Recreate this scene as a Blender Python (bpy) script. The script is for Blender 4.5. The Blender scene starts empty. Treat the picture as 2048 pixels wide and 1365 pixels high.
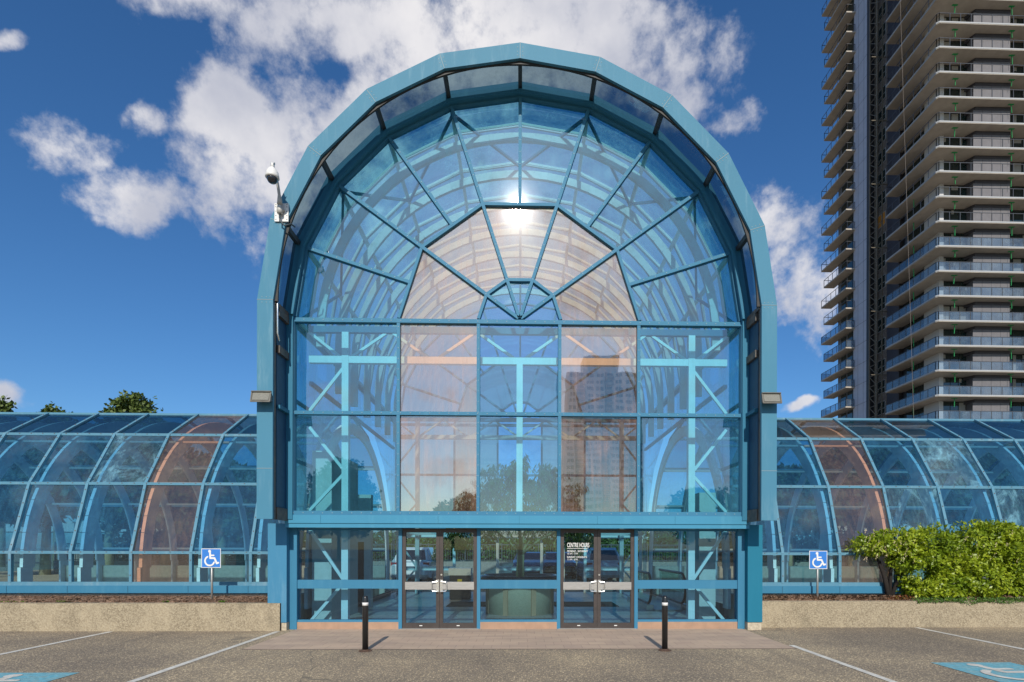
import bpy, math, random
from math import sin, cos, pi, radians, sqrt, atan2, tan
from mathutils import Vector, Matrix, noise
random.seed(7)
S = bpy.context.scene
COL = S.collection

# ------------------------------------------------------------------ camera
CAMX, EYE, YAW, ROLL = 0.025, 1.65, radians(1.2), radians(0.12)
PPX, HOR, F = 1064.0, 1096.0, 1100.0          # optical centre, horizon row, focal length in photo pixels
cd = bpy.data.cameras.new('camera'); cam = bpy.data.objects.new('camera', cd); COL.objects.link(cam)
cam.location = (CAMX, 0, EYE)
cam.rotation_euler = (Matrix.Rotation(-YAW, 3, 'Z') @ Matrix.Rotation(radians(90), 3, 'X') @ Matrix.Rotation(ROLL, 3, 'Z')).to_euler()
cd.sensor_width = 36; cd.lens = F / 2048 * 36
cd.shift_x = -(PPX - 1024) / 2048
cd.shift_y = (HOR - 682.5) / 2048
cd.clip_start = 0.1; cd.clip_end = 3000
S.camera = cam
S.view_settings.view_transform = 'Standard'; S.view_settings.look = 'None'
S.view_settings.exposure = 0.0; S.view_settings.gamma = 1
S.cycles.transparent_max_bounces = 40
S.cycles.max_bounces = 10; S.cycles.glossy_bounces = 4; S.cycles.diffuse_bounces = 3
S.cycles.sample_clamp_indirect = 6
S.cycles.use_denoising = True

# ------------------------------------------------------------------ sun + sky
SUN_EL = radians(31.8)
sun = bpy.data.lights.new('sun', 'SUN'); so = bpy.data.objects.new('sun', sun); COL.objects.link(so)
sun.energy = 4.6; sun.angle = radians(0.55); sun.color = (1.0, 0.93, 0.82)
sdir = Vector((-0.006, -cos(SUN_EL), sin(SUN_EL)))
so.rotation_euler = sdir.to_track_quat('Z', 'Y').to_euler(); so.location = (0, -20, 30)

class NT:
    def __init__(s, nt): s.nt = nt; s.n = nt.nodes; s.l = nt.links
    def node(s, t, **kw):
        nd = s.n.new(t)
        for k, v in kw.items():
            if k.startswith('i_'):
                key = k[2:]; key = int(key) if key.isdigit() else key
                s.put(nd.inputs[key], v)
            else: setattr(nd, k, v)
        return nd
    def put(s, inp, v):
        if isinstance(v, bpy.types.NodeSocket): s.l.new(v, inp)
        else: inp.default_value = v
    def math(s, op, a, b=None, c=None, clamp=False):
        nd = s.n.new('ShaderNodeMath'); nd.operation = op; nd.use_clamp = clamp
        s.put(nd.inputs[0], a)
        if b is not None: s.put(nd.inputs[1], b)
        if c is not None: s.put(nd.inputs[2], c)
        return nd.outputs[0]
    def vmath(s, op, a, b=None):
        nd = s.n.new('ShaderNodeVectorMath'); nd.operation = op
        s.put(nd.inputs[0], a)
        if b is not None: s.put(nd.inputs[1], b)
        return nd
    def mixc(s, f, a, b, bt='MIX'):
        nd = s.n.new('ShaderNodeMix'); nd.data_type = 'RGBA'; nd.blend_type = bt
        s.put(nd.inputs[0], f); s.put(nd.inputs[6], a); s.put(nd.inputs[7], b)
        return nd.outputs[2]
    def ss(s, v, a, b, lo=0.0, hi=1.0):
        nd = s.n.new('ShaderNodeMapRange'); nd.interpolation_type = 'SMOOTHSTEP'
        s.put(nd.inputs[0], v); nd.inputs[1].default_value = a; nd.inputs[2].default_value = b
        nd.inputs[3].default_value = lo; nd.inputs[4].default_value = hi
        return nd.outputs[0]
    def noise(s, vec, scale, detail=4, rough=0.5, dist=0.0):
        nd = s.n.new('ShaderNodeTexNoise'); s.put(nd.inputs['Vector'], vec)
        nd.inputs['Scale'].default_value = scale; nd.inputs['Detail'].default_value = detail
        nd.inputs['Roughness'].default_value = rough; nd.inputs['Distortion'].default_value = dist
        return nd.outputs[0]

def build_world():
    w = bpy.data.worlds.new('World'); S.world = w; w.use_nodes = True
    w.node_tree.nodes.clear(); t = NT(w.node_tree)
    out = t.node('ShaderNodeOutputWorld')
    sky = t.node('ShaderNodeTexSky', sky_type='NISHITA', sun_disc=False, sun_elevation=SUN_EL,
                 sun_rotation=radians(180), altitude=100, air_density=1.0, dust_density=0.9, ozone_density=3.0)
    tc = t.node('ShaderNodeTexCoord'); d = tc.outputs['Generated']
    sep = t.node('ShaderNodeSeparateXYZ', i_0=d)
    x, y, z = sep.outputs
    ay = t.math('MAXIMUM', t.math('ABSOLUTE', y), 0.08)
    u = t.math('DIVIDE', x, ay); v = t.math('DIVIDE', z, ay)
    uv = t.node('ShaderNodeCombineXYZ', i_0=u, i_1=v).outputs[0]
    front = t.ss(y, 0.0, 0.15)
    # warp the direction so the cloud outlines are ragged
    wn = t.node('ShaderNodeTexNoise', i_Vector=d); wn.inputs['Scale'].default_value = 5; wn.inputs['Detail'].default_value = 5
    wv = t.vmath('SUBTRACT', wn.outputs['Color'], (0.5, 0.5, 0.5)).outputs[0]
    wv = t.vmath('MULTIPLY', wv, (0.20, 0.16, 0)).outputs[0]
    uvw = t.vmath('ADD', uv, wv).outputs[0]
    # cloud banks: centre azimuth/elevation tangents, half sizes, weight
    px = lambda a, b, w_, h_, k=1.0: ((a - 1041) / 1100, (1096 - b) / 1100, w_ / 1100, h_ / 1100, k)
    banks = [px(930, 40, 390, 230), px(1130, 40, 230, 210), px(1300, 160, 130, 110, .9), px(1440, 235, 75, 45, .7),
             px(640, 60, 180, 110, .95), px(330, 20, 110, 60, .85), px(480, 120, 90, 60, .5),
             px(450, 235, 110, 95, 1), px(480, 380, 110, 120, .95), px(560, 330, 110, 160, .9), px(700, 300, 200, 200, 1), px(285, 265, 75, 55, .85),
             px(310, 415, 140, 65, 1), px(190, 340, 100, 70, .85), px(130, 300, 100, 50, .7), px(110, 370, 60, 45, .6), px(385, 330, 80, 90, .7),
             px(10, 118, 45, 22, .8), px(0, 250, 40, 30, .5), px(30, 805, 70, 30, 1), px(240, 470, 70, 25, .5),
             px(1560, 450, 110, 85, 1), px(1590, 560, 100, 120, 1), px(1540, 640, 60, 50, .8), px(1640, 330, 60, 40, .6),
             px(1597, 828, 28, 12, 1), px(1900, 300, 260, 80, .5), px(1000, 520, 300, 90, .55), px(1100, 330, 260, 110, .6)]
    m = None
    for cx, cy, wx, wy, k in banks:
        q = t.vmath('SUBTRACT', uvw, (cx, cy, 0)).outputs[0]
        q = t.vmath('MULTIPLY', q, (1 / wx, 1 / wy, 0)).outputs[0]
        L = t.vmath('LENGTH', q).outputs['Value']
        g = t.math('MULTIPLY', t.ss(L, 0.15, 1.75, 1.0, 0.0), k)
        m = g if m is None else t.math('MAXIMUM', m, g)
    m = t.math('MULTIPLY', m, front)
    mb = None
    for cx, cy, wx, wy, k in [px(1380, 765, 90, 45, 1), px(1440, 800, 70, 30, .9), px(850, 775, 70, 28, .9), px(640, 790, 60, 35, 1), px(720, 860, 110, 18, .8), px(860, 930, 100, 45, 1), px(1450, 965, 150, 14, .8), px(1180, 600, 110, 60, .8), px(1240, 820, 60, 25, .8), px(700, 560, 120, 70, .8), px(900, 330, 160, 60, .7), px(-200, 700, 300, 110, .9), px(2300, 600, 300, 120, .9)]:
        q = t.vmath('SUBTRACT', uvw, (cx, cy, 0)).outputs[0]
        q = t.vmath('MULTIPLY', q, (1 / wx, 1 / wy, 0)).outputs[0]
        g = t.math('MULTIPLY', t.ss(t.vmath('LENGTH', q).outputs['Value'], 0.15, 1.75, 1.0, 0.0), k)
        mb = g if mb is None else t.math('MAXIMUM', mb, g)
    m = t.math('MAXIMUM', m, t.math('MULTIPLY', mb, t.math('SUBTRACT', 1.0, front)))
    back = t.ss(t.noise(d, 2.9, 4), 0.40, 0.62)
    back = t.math('MULTIPLY', back, t.math('MULTIPLY', t.math('SUBTRACT', 1.0, front), 0.6))
    m = t.math('MAXIMUM', m, back)
    n1 = t.noise(d, 7.0, 10, 0.60)
    n2 = t.noise(d, 22.0, 8, 0.62)
    nn = t.math('ADD', t.math('MULTIPLY', n1, 0.62), t.math('MULTIPLY', n2, 0.38))
    dens = t.math('ADD', t.math('MULTIPLY', m, 0.95), t.math('MULTIPLY', t.math('SUBTRACT', nn, 0.5), 3.6))
    dens = t.ss(dens, 0.36, 1.02)
    dens = t.math('MULTIPLY', dens, t.ss(m, 0.0, 0.25))
    dens = t.math('MULTIPLY', dens, t.ss(z, 0.0, 0.05))
    dens = t.math('MULTIPLY', dens, 0.95)
    # sky blue: Nishita, a little more saturated as through a clear dry sky
    hs = t.node('ShaderNodeHueSaturation', i_Saturation=1.18, i_Value=1.0, i_Color=sky.outputs[0])
    base = t.mixc(1.0, hs.outputs[0], (0.80, 1.05, 1.24, 1), 'MULTIPLY')
    shade = t.ss(t.noise(d, 4.5, 6, 0.55), 0.32, 0.66)
    ccol = t.mixc(shade, (5.2, 5.4, 6.3, 1), (9.0, 8.8, 8.9, 1))
    colr = t.mixc(dens, base, ccol)
    bg = t.node('ShaderNodeBackground', i_Color=colr, i_Strength=0.10)
    t.l.new(bg.outputs[0], out.inputs[0])
build_world()

# ------------------------------------------------------------------ placing helpers (photo pixel + real depth -> world)
def x_at(px, Y):
    k = (px - PPX) / F            # (dX cos - Y sin) = k (Y cos + dX sin)
    return CAMX + Y * (k * cos(YAW) + sin(YAW)) / (cos(YAW) - k * sin(YAW))
def z_at(py, px, Y):
    X = x_at(px, Y) - CAMX
    return EYE + (HOR - py) * (Y * cos(YAW) + X * sin(YAW)) / F

# ------------------------------------------------------------------ materials
MATS = {}
def principled(name, col, rough=0.6, metal=0.0, spec=0.5, var=0.0, vscale=3.0, bump=0.0, bscale=30.0, coat=0.0,
               stretch=(1, 1, 1), col2=None, detail=5):
    if name in MATS: return MATS[name]
    m = bpy.data.materials.new(name); m.use_nodes = True; m.node_tree.nodes.clear(); t = NT(m.node_tree)
    out = t.node('ShaderNodeOutputMaterial')
    b = t.node('ShaderNodeBsdfPrincipled', i_Roughness=rough, i_Metallic=metal)
    b.inputs['Specular IOR Level'].default_value = spec
    b.inputs['Coat Weight'].default_value = coat
    c = (*col, 1)
    geo = t.node('ShaderNodeNewGeometry').outputs['Position']
    if var > 0 or col2:
        v = t.vmath('MULTIPLY', geo, stretch).outputs[0]
        n = t.noise(v, vscale, detail, 0.6)
        if col2:
            c = t.mixc(t.ss(n, 0.40, 0.64), c, (*col2, 1))
        if var > 0:
            k = t.ss(t.noise(v, vscale * 2.7, 4, 0.6), 0.25, 0.75, 1 - var, 1 + var)
            kk = t.node('ShaderNodeCombineXYZ', i_0=k, i_1=k, i_2=k).outputs[0]
            c = t.mixc(1.0, c, kk, 'MULTIPLY')
    t.put(b.inputs['Base Color'], c)
    if bump > 0:
        bn = t.node('ShaderNodeBump', i_Strength=bump, i_Distance=0.02)
        t.l.new(t.noise(geo, bscale, 6, 0.6), bn.inputs['Height']); t.l.new(bn.outputs[0], b.inputs['Normal'])
    t.l.new(b.outputs[0], out.inputs[0]); MATS[name] = m
    return m

def glass(name, tint, refl=0.06, dirt=0.05, dirtcol=(0.3, 0.5, 0.6), rough=0.012, ior=1.5, streak=1.0, blotch=0.0, wob=0.0, tshare=0.35, gcol=(0.95, 0.97, 1.0)):
    """tinted sheet: transparent tint + fresnel mirror + thin dirty film"""
    if name in MATS: return MATS[name]
    m = bpy.data.materials.new(name); m.use_nodes = True; m.node_tree.nodes.clear(); t = NT(m.node_tree)
    out = t.node('ShaderNodeOutputMaterial')
    tr = t.node('ShaderNodeBsdfTransparent', i_Color=(*tint, 1))
    gl = t.node('ShaderNodeBsdfGlossy', i_Roughness=rough, i_Color=(*gcol, 1))
    gg = t.node('ShaderNodeNewGeometry')
    fr = t.node('ShaderNodeFresnel', i_IOR=t.math('ADD', ior, t.math('MULTIPLY', gg.outputs['Backfacing'], 1 / ior - ior)))   # a sheet mirrors alike from both sides
    geo = gg.outputs['Position']
    if wob > 0:
        bn = t.node('ShaderNodeBump', i_Strength=wob, i_Distance=0.01)
        t.l.new(t.noise(geo, 0.9, 2), bn.inputs['Height'])
        t.l.new(bn.outputs[0], gl.inputs['Normal'])
    fac = t.math('ADD', fr.outputs[0], refl, clamp=True)
    g2 = t.node('ShaderNodeBsdfGlossy', i_Roughness=0.11, i_Color=(0.95, 0.97, 1, 1))     # dusty film: soft sheen round the sun's image
    gm = t.node('ShaderNodeMixShader', i_0=0.004, i_1=gl.outputs[0], i_2=g2.outputs[0])
    mx = t.node('ShaderNodeMixShader', i_0=fac, i_1=tr.outputs[0], i_2=gm.outputs[0])
    # dirt: vertical streaks and smudges that scatter light both ways
    df = t.node('ShaderNodeBsdfDiffuse', i_Color=(*dirtcol, 1)); tl = t.node('ShaderNodeBsdfTranslucent', i_Color=(*dirtcol, 1))
    dm = t.node('ShaderNodeMixShader', i_0=tshare, i_1=df.outputs[0], i_2=tl.outputs[0])
    st = t.noise(t.vmath('MULTIPLY', geo, (9, 9, 0.8)).outputs[0], 1.6, 6, 0.65)
    sm = t.noise(geo, 0.9, 5, 0.6)
    k = t.math('MULTIPLY', t.ss(st, 0.35, 0.8, 0.6, 0.6 + streak), t.ss(sm, 0.3, 0.75, 0.5, 1.6))
    k = t.math('MULTIPLY', k, dirt)
    if blotch > 0:
        sm2 = t.ss(t.noise(t.vmath('MULTIPLY', geo, (1, 1, 0.6)).outputs[0], 1.7, 7, 0.7, 0.8), 0.5, 0.72, 0, blotch)
        k = t.math('ADD', k, sm2, clamp=True)
    mx2 = t.node('ShaderNodeMixShader', i_0=k, i_1=mx.outputs[0], i_2=dm.outputs[0])
    t.l.new(mx2.outputs[0], out.inputs[0]); MATS[name] = m
    return m

BLUE = (0.115, 0.36, 0.46)
def paint_mat(name, col, faded, rust=True, rough=0.6):
    if name in MATS: return MATS[name]
    m = bpy.data.materials.new(name); m.use_nodes = True; m.node_tree.nodes.clear(); t = NT(m.node_tree)
    out = t.node('ShaderNodeOutputMaterial'); b = t.node('ShaderNodeBsdfPrincipled', i_Roughness=rough); b.inputs['Specular IOR Level'].default_value = 0.25
    geo = t.node('ShaderNodeNewGeometry').outputs['Position']
    st = t.noise(t.vmath('MULTIPLY', geo, (3.4, 3.4, 0.5)).outputs[0], 1.5, 8, 0.68)
    bl = t.noise(geo, 0.55, 4, 0.6)
    c = t.mixc(t.math('MULTIPLY', t.ss(st, 0.48, 0.78), t.ss(bl, 0.38, 0.62, 0.12, 1.0)), (*col, 1), (*faded, 1))
    c = t.mixc(t.ss(bl, 0.35, 0.7, 0, 0.30), c, tuple(x * 0.8 for x in col) + (1,))
    if rust:
        r = t.ss(t.noise(geo, 5.0, 8, 0.75), 0.70, 0.76, 0, 0.75)
        c = t.mixc(r, c, (0.16, 0.10, 0.06, 1))
    t.put(b.inputs['Base Color'], c)
    bn = t.node('ShaderNodeBump', i_Strength=0.08, i_Distance=0.01); t.l.new(t.noise(geo, 3, 4), bn.inputs['Height'])
    t.l.new(bn.outputs[0], b.inputs['Normal'])
    t.l.new(b.outputs[0], out.inputs[0]); MATS[name] = m
    return m
M_FASCIA = paint_mat('teal_paint_faded', (0.054, 0.190, 0.285), (0.17, 0.31, 0.39))
M_FRAME = paint_mat('blue_paint', (0.036, 0.170, 0.285), (0.07, 0.225, 0.335), rust=False)
M_DEEP = paint_mat('deep_blue_paint', (0.025, 0.15, 0.25), (0.05, 0.20, 0.30), rust=False)
M_PIER = paint_mat('pier_blue_paint', (0.045, 0.19, 0.32), (0.13, 0.28, 0.40), rust=False)
M_PIER2 = paint_mat('pier_teal_paint', (0.010, 0.145, 0.23), (0.016, 0.17, 0.26), rust=False)
M_WING = paint_mat('walkway_frame_paint', (0.085, 0.22, 0.31), (0.22, 0.33, 0.39))
M_STEEL = principled('pale_blue_steel', (0.66, 0.72, 0.73), 0.45, var=0.06, vscale=1.2)
M_RIB = principled('pale_rib_paint', (0.40, 0.43, 0.44), 0.5, var=0.08, vscale=1.0)
M_DARKF = principled('dark_hood_metal', (0.035, 0.05, 0.06), 0.5, var=0.2)
M_BROWN = principled('weathered_bronze_rail', (0.065, 0.065, 0.062), 0.55, var=0.3, col2=(0.11, 0.085, 0.065), vscale=4)
M_BRONZE = principled('bronze_anodised', (0.055, 0.045, 0.042), 0.42, metal=0.3, var=0.15)
M_KICK = principled('brushed_push_rail', (0.46, 0.44, 0.42), 0.36, metal=0.8, var=0.12, stretch=(1, 1, 14))
M_CHROME = principled('chrome_pull', (0.85, 0.84, 0.82), 0.18, metal=0.9)
M_WHITEPL = principled('white_enamel', (0.66, 0.65, 0.63), 0.4, var=0.05)
M_SCREW = principled('screw_head', (0.20, 0.30, 0.36), 0.6, metal=0.0)
G_BLUE = glass('blue_glass', (0.43, 0.79, 0.88), 0.12, 0.08, (0.10, 0.42, 0.55), wob=0.2)
G_BRONZE = glass('bronze_glass', (0.98, 0.72, 0.50), 0.27, 0.16, (0.84, 0.50, 0.37), wob=0.2, gcol=(1.0, 0.82, 0.74))
G_LOW = glass('lower_clear_glass', (0.44, 0.70, 0.80), 0.008, 0.006, (0.3, 0.5, 0.6))
G_HOOD = glass('hood_glass', (0.27, 0.38, 0.43), 0.02, 0.10, (0.12, 0.18, 0.21), streak=1.6)
G_ROOF = glass('roof_glass', (0.60, 0.83, 0.91), 0.04, 0.26, (0.40, 0.65, 0.77), tshare=0.8)
G_ROOFB = glass('roof_bronze_glass', (0.42, 0.32, 0.28), 0.04, 0.16, (0.26, 0.19, 0.17), tshare=0.5)
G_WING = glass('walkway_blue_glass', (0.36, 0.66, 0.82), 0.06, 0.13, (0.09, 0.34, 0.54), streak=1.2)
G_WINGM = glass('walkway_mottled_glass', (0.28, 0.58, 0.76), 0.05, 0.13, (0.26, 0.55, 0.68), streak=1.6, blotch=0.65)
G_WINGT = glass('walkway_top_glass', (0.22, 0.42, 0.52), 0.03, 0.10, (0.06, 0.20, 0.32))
G_WINGB = glass('walkway_bronze_glass', (0.84, 0.60, 0.47), 0.08, 0.16, (0.42, 0.28, 0.21))
G_WINGL = glass('walkway_low_glass', (0.60, 0.84, 0.90), 0.03, 0.03, (0.15, 0.4, 0.5))

# ------------------------------------------------------------------ mesh builder
OFF = {}
class MB:
    def __init__(s): s.v = []; s.f = []
    def add(s, vs, fs):
        b = len(s.v); s.v += [tuple(p) for p in vs]; s.f += [tuple(i + b for i in f) for f in fs]
    def quad(s, *p): s.add(p, [tuple(range(len(p)))])
    def box(s, x0, x1, y0, y1, z0, z1):
        s.add([(x0, y0, z0), (x1, y0, z0), (x1, y1, z0), (x0, y1, z0), (x0, y0, z1), (x1, y0, z1), (x1, y1, z1), (x0, y1, z1)],
              [(0, 3, 2, 1), (4, 5, 6, 7), (0, 1, 5, 4), (1, 2, 6, 5), (2, 3, 7, 6), (3, 0, 4, 7)])
    def bar(s, p, q, w, h, up=(0, 0, 1)):
        """box along p-q, w wide (sideways), h deep along 'up'"""
        p, q = Vector(p), Vector(q); d = (q - p).normalized(); up = Vector(up)
        a = d.cross(up)
        if a.length < 1e-5: a = d.cross(Vector((1, 0, 0)))
        a.normalize(); b = a.cross(d).normalized(); a *= w / 2; b *= h / 2
        v = [p - a - b, p + a - b, p + a + b, p - a + b, q - a - b, q + a - b, q + a + b, q - a + b]
        s.add(v, [(0, 1, 2, 3), (7, 6, 5, 4), (4, 5, 1, 0), (5, 6, 2, 1), (6, 7, 3, 2), (7, 4, 0, 3)])
    def tube(s, pts, r, n=8, cap=True):
        pts = [Vector(p) for p in pts]; m = len(pts); rs = r if isinstance(r, (list, tuple)) else [r] * m
        vs = []; ref = Vector((0, 0, 1)); 
        d0 = (pts[1] - pts[0]).normalized()
        if abs(d0.dot(ref)) > 0.95: ref = Vector((1, 0, 0))
        for i, p in enumerate(pts):
            d = (pts[min(i + 1, m - 1)] - pts[max(i - 1, 0)]).normalized()
            a = d.cross(ref)
            if a.length < 1e-3: a = d.cross(Vector((0, 1, 0)))
            a.normalize(); b = a.cross(d)
            ref = b if abs(d.dot(b)) < 0.9 else ref
            for k in range(n):
                t = 2 * pi * k / n; vs.append(p + (a * cos(t) + b * sin(t)) * rs[i])
        fs = [(i * n + k, i * n + (k + 1) % n, (i + 1) * n + (k + 1) % n, (i + 1) * n + k) for i in range(m - 1) for k in range(n)]
        if cap: fs += [tuple(range(n - 1, -1, -1)), tuple((m - 1) * n + k for k in range(n))]
        s.add(vs, fs)
    def lathe(s, c, prof, n=24):
        """profile [(r, z)] around vertical axis through c"""
        vs = [(c[0] + r * cos(2 * pi * k / n), c[1] + r * sin(2 * pi * k / n), c[2] + z) for r, z in prof for k in range(n)]
        m = len(prof)
        fs = [(i * n + k, i * n + (k + 1) % n, (i + 1) * n + (k + 1) % n, (i + 1) * n + k) for i in range(m - 1) for k in range(n)]
        fs += [tuple(range(n - 1, -1, -1)), tuple((m - 1) * n + k for k in range(n))]
        s.add(vs, fs)
    def prism(s, poly, z0, z1):
        n = len(poly)
        s.add([(x, y, z0) for x, y in poly] + [(x, y, z1) for x, y in poly],
              [tuple(range(n - 1, -1, -1)), tuple(range(n, 2 * n))] + [(i, (i + 1) % n, n + (i + 1) % n, n + i) for i in range(n)])
    def prism_y(s, poly, y0, y1):
        n = len(poly)
        s.add([(x, y0, z) for x, z in poly] + [(x, y1, z) for x, z in poly],
              [tuple(range(n)), tuple(range(2 * n - 1, n - 1, -1))] + [((i + 1) % n, i, n + i, n + (i + 1) % n) for i in range(n)])
    def build_each(s, name, mat, parent):
        """every box of eight vertices becomes a part of its own"""
        for i in range(len(s.v) // 8):
            m = MB(); m.v = s.v[8 * i:8 * i + 8]; m.f = [tuple(k - 8 * i for k in f) for f in s.f[6 * i:6 * i + 6]]; m.build(name, mat, parent)
    def build(s, name, mat, parent=None, smooth=False, mats=None):
        me = bpy.data.meshes.new(name)
        off = Vector(OFF.get(parent, (0, 0, 0))) if parent else Vector((0, 0, 0))
        me.from_pydata([(x - off.x, y - off.y, z - off.z) for x, y, z in s.v], [], s.f); me.update()
        me.materials.append(mat)
        if smooth: me.polygons.foreach_set('use_smooth', [True] * len(me.polygons))
        o = bpy.data.objects.new(name, me); COL.objects.link(o)
        if parent: o.parent = parent; OFF[o] = tuple(off)
        return o

def tag(o, label=None, cat=None, group=None, kind=None):
    if label: o['label'] = label
    if cat: o['category'] = cat
    if group: o['group'] = group
    if kind: o['kind'] = kind
    return o
def join(a, b):
    """fold mesh b into mesh a, keeping both materials"""
    ma, mb_ = a.data, b.data; n = len(ma.vertices)
    me = bpy.data.meshes.new(a.name)
    me.from_pydata([v.co[:] for v in ma.vertices] + [v.co[:] for v in mb_.vertices], [],
                   [tuple(p.vertices) for p in ma.polygons] + [tuple(i + n for i in p.vertices) for p in mb_.polygons])
    for m in (ma.materials[0], mb_.materials[0]): me.materials.append(m)
    k = len(ma.polygons); me.polygons.foreach_set('material_index', [0] * k + [1] * len(mb_.polygons)); me.update()
    a.data = me; bpy.data.objects.remove(b); return a
def thing(name, loc, label, cat, group=None):
    o = bpy.data.objects.new(name, None); COL.objects.link(o); o.location = loc; o.empty_display_size = 0.3
    OFF[o] = tuple(loc)
    return tag(o, label, cat, group)
def struct(name, mb, mat): return tag(mb.build(name, mat), kind='structure')
def arc(R, a0, a1, n, cx=0.0, cz=0.0):
    return [(cx + R * cos(radians(a0 + (a1 - a0) * i / n)), cz + R * sin(radians(a0 + (a1 - a0) * i / n))) for i in range(n + 1)]
def text_mesh(body, size, loc, parent, mat, sx=1.0, bold=0.0, name='lettering'):
    cu = bpy.data.curves.new('t', 'FONT'); cu.body = body; cu.size = size; cu.extrude = 0.0008; cu.offset = bold
    o = bpy.data.objects.new('t', cu); COL.objects.link(o)
    dg = bpy.context.evaluated_depsgraph_get(); me = bpy.data.meshes.new_from_object(o.evaluated_get(dg))
    bpy.data.objects.remove(o)
    off = Vector(OFF.get(parent, (0, 0, 0)))
    for v in me.vertices:
        x, y, z = v.co; v.co = (loc[0] + x * sx - off.x, loc[1] - z - off.y, loc[2] + y - off.z)
    me.materials.clear(); me.materials.append(mat)
    o = bpy.data.objects.new(name, me); COL.objects.link(o); o.parent = parent; OFF[o] = tuple(off)
    return o

# ================================================================== GROUND
def asphalt_mat():
    m = bpy.data.materials.new('asphalt'); m.use_nodes = True; m.node_tree.nodes.clear(); t = NT(m.node_tree)
    out = t.node('ShaderNodeOutputMaterial'); b = t.node('ShaderNodeBsdfPrincipled', i_Roughness=0.88)
    geo = t.node('ShaderNodeNewGeometry').outputs['Position']
    vo = t.node('ShaderNodeTexVoronoi', i_Vector=geo, i_Scale=42.0)
    stones = t.ss(vo.outputs['Distance'], 0.1, 0.6)
    rnd = t.node('ShaderNodeSeparateColor', i_0=vo.outputs['Color']).outputs[0]
    c = t.mixc(rnd, (0.155, 0.122, 0.080, 1), (0.86, 0.68, 0.43, 1))
    c = t.mixc(stones, c, (0.23, 0.188, 0.135, 1))
    big = t.noise(geo, 0.35, 6, 0.6)
    fine = t.noise(geo, 28, 4, 0.7)
    c = t.mixc(1.0, c, t.mixc(t.ss(big, 0.35, 0.68), (0.70, 0.70, 0.73, 1), (1.18, 1.16, 1.10, 1)), 'MULTIPLY')
    c = t.mixc(1.0, c, t.mixc(t.ss(fine, 0.3, 0.7), (0.75, 0.75, 0.75, 1), (1.25, 1.25, 1.25, 1)), 'MULTIPLY')
    # oil spots and long faint scuffs
    sc = t.noise(t.vmath('MULTIPLY', geo, (0.6, 3.0, 1)).outputs[0], 1.1, 5, 0.7)
    c = t.mixc(t.ss(sc, 0.58, 0.78, 0, 0.35), c, (0.30, 0.27, 0.22, 1))
    spots = t.ss(t.noise(geo, 0.85, 3, 0.6), 0.64, 0.73, 0, 0.5)
    c = t.mixc(spots, c, (0.10, 0.085, 0.065, 1))
    tyre = t.math('MULTIPLY', t.ss(t.noise(t.vmath('MULTIPLY', geo, (2.4, 0.12, 1)).outputs[0], 1.3, 5, 0.6), 0.55, 0.7, 0, 0.35), 1.0)
    c = t.mixc(tyre, c, (0.13, 0.11, 0.085, 1))
    # tar-filled crack lines
    cr = t.node('ShaderNodeTexVoronoi', feature='DISTANCE_TO_EDGE', i_Scale=0.22)
    wv = t.vmath('ADD', geo, t.vmath('MULTIPLY', t.node('ShaderNodeTexNoise', i_Vector=geo, i_Scale=1.4).outputs['Color'], (0.9, 0.9, 0)).outputs[0]).outputs[0]
    t.l.new(wv, cr.inputs['Vector'])
    ck = t.math('MULTIPLY', t.ss(cr.outputs['Distance'], 0.0, 0.004, 1, 0), t.ss(big, 0.45, 0.55, 0, 0.6))
    c = t.mixc(ck, c, (0.07, 0.065, 0.055, 1))
    t.put(b.inputs['Base Color'], c)
    bn = t.node('ShaderNodeBump', i_Strength=0.55, i_Distance=0.008, i_Height=vo.outputs['Distance']); t.l.new(bn.outputs[0], b.inputs['Normal'])
    t.l.new(b.outputs[0], out.inputs[0]); return m
M_ASPHALT = asphalt_mat()
g = MB(); g.quad((-700, -400, 0), (700, -400, 0), (700, 900, 0), (-700, 900, 0))
struct('ground', g, M_ASPHALT)

def tile_mat(name, c1, c2, grout, sx, sy, rough=0.6, off=0.5, mortar=0.012):
    m = bpy.data.materials.new(name); m.use_nodes = True; m.node_tree.nodes.clear(); t = NT(m.node_tree)
    out = t.node('ShaderNodeOutputMaterial'); b = t.node('ShaderNodeBsdfPrincipled', i_Roughness=rough)
    geo = t.node('ShaderNodeNewGeometry').outputs['Position']
    br = t.node('ShaderNodeTexBrick', i_Vector=geo, i_Color1=(*c1, 1), i_Color2=(*c2, 1), i_Mortar=(*grout, 1), i_Scale=1.0)
    br.offset = off; br.inputs['Brick Width'].default_value = sx; br.inputs['Row Height'].default_value = sy
    br.inputs['Mortar Size'].default_value = mortar; br.inputs['Mortar Smooth'].default_value = 0.1
    n = t.ss(t.noise(t.vmath('MULTIPLY', geo, (0.5, 2.2, 1)).outputs[0], 1.5, 6, 0.65), 0.3, 0.7)
    c = t.mixc(1.0, br.outputs[0], t.mixc(n, (0.84, 0.84, 0.86, 1), (1.12, 1.10, 1.08, 1)), 'MULTIPLY')
    t.put(b.inputs['Base Color'], c); t.l.new(b.outputs[0], out.inputs[0]); return m
M_APRON = tile_mat('apron_pavers', (0.44, 0.335, 0.245), (0.40, 0.30, 0.225), (0.27, 0.20, 0.155), 0.30, 0.30, 0.75, mortar=0.004)
a = MB(); a.box(-4.45, 4.55, 8.95, 11.22, -0.05, 0.006); struct('paving', a, M_APRON)
M_LINE = principled('worn_white_line_paint', (0.62, 0.60, 0.54), 0.7, var=0.10, vscale=6, col2=(0.50, 0.475, 0.42))
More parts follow.
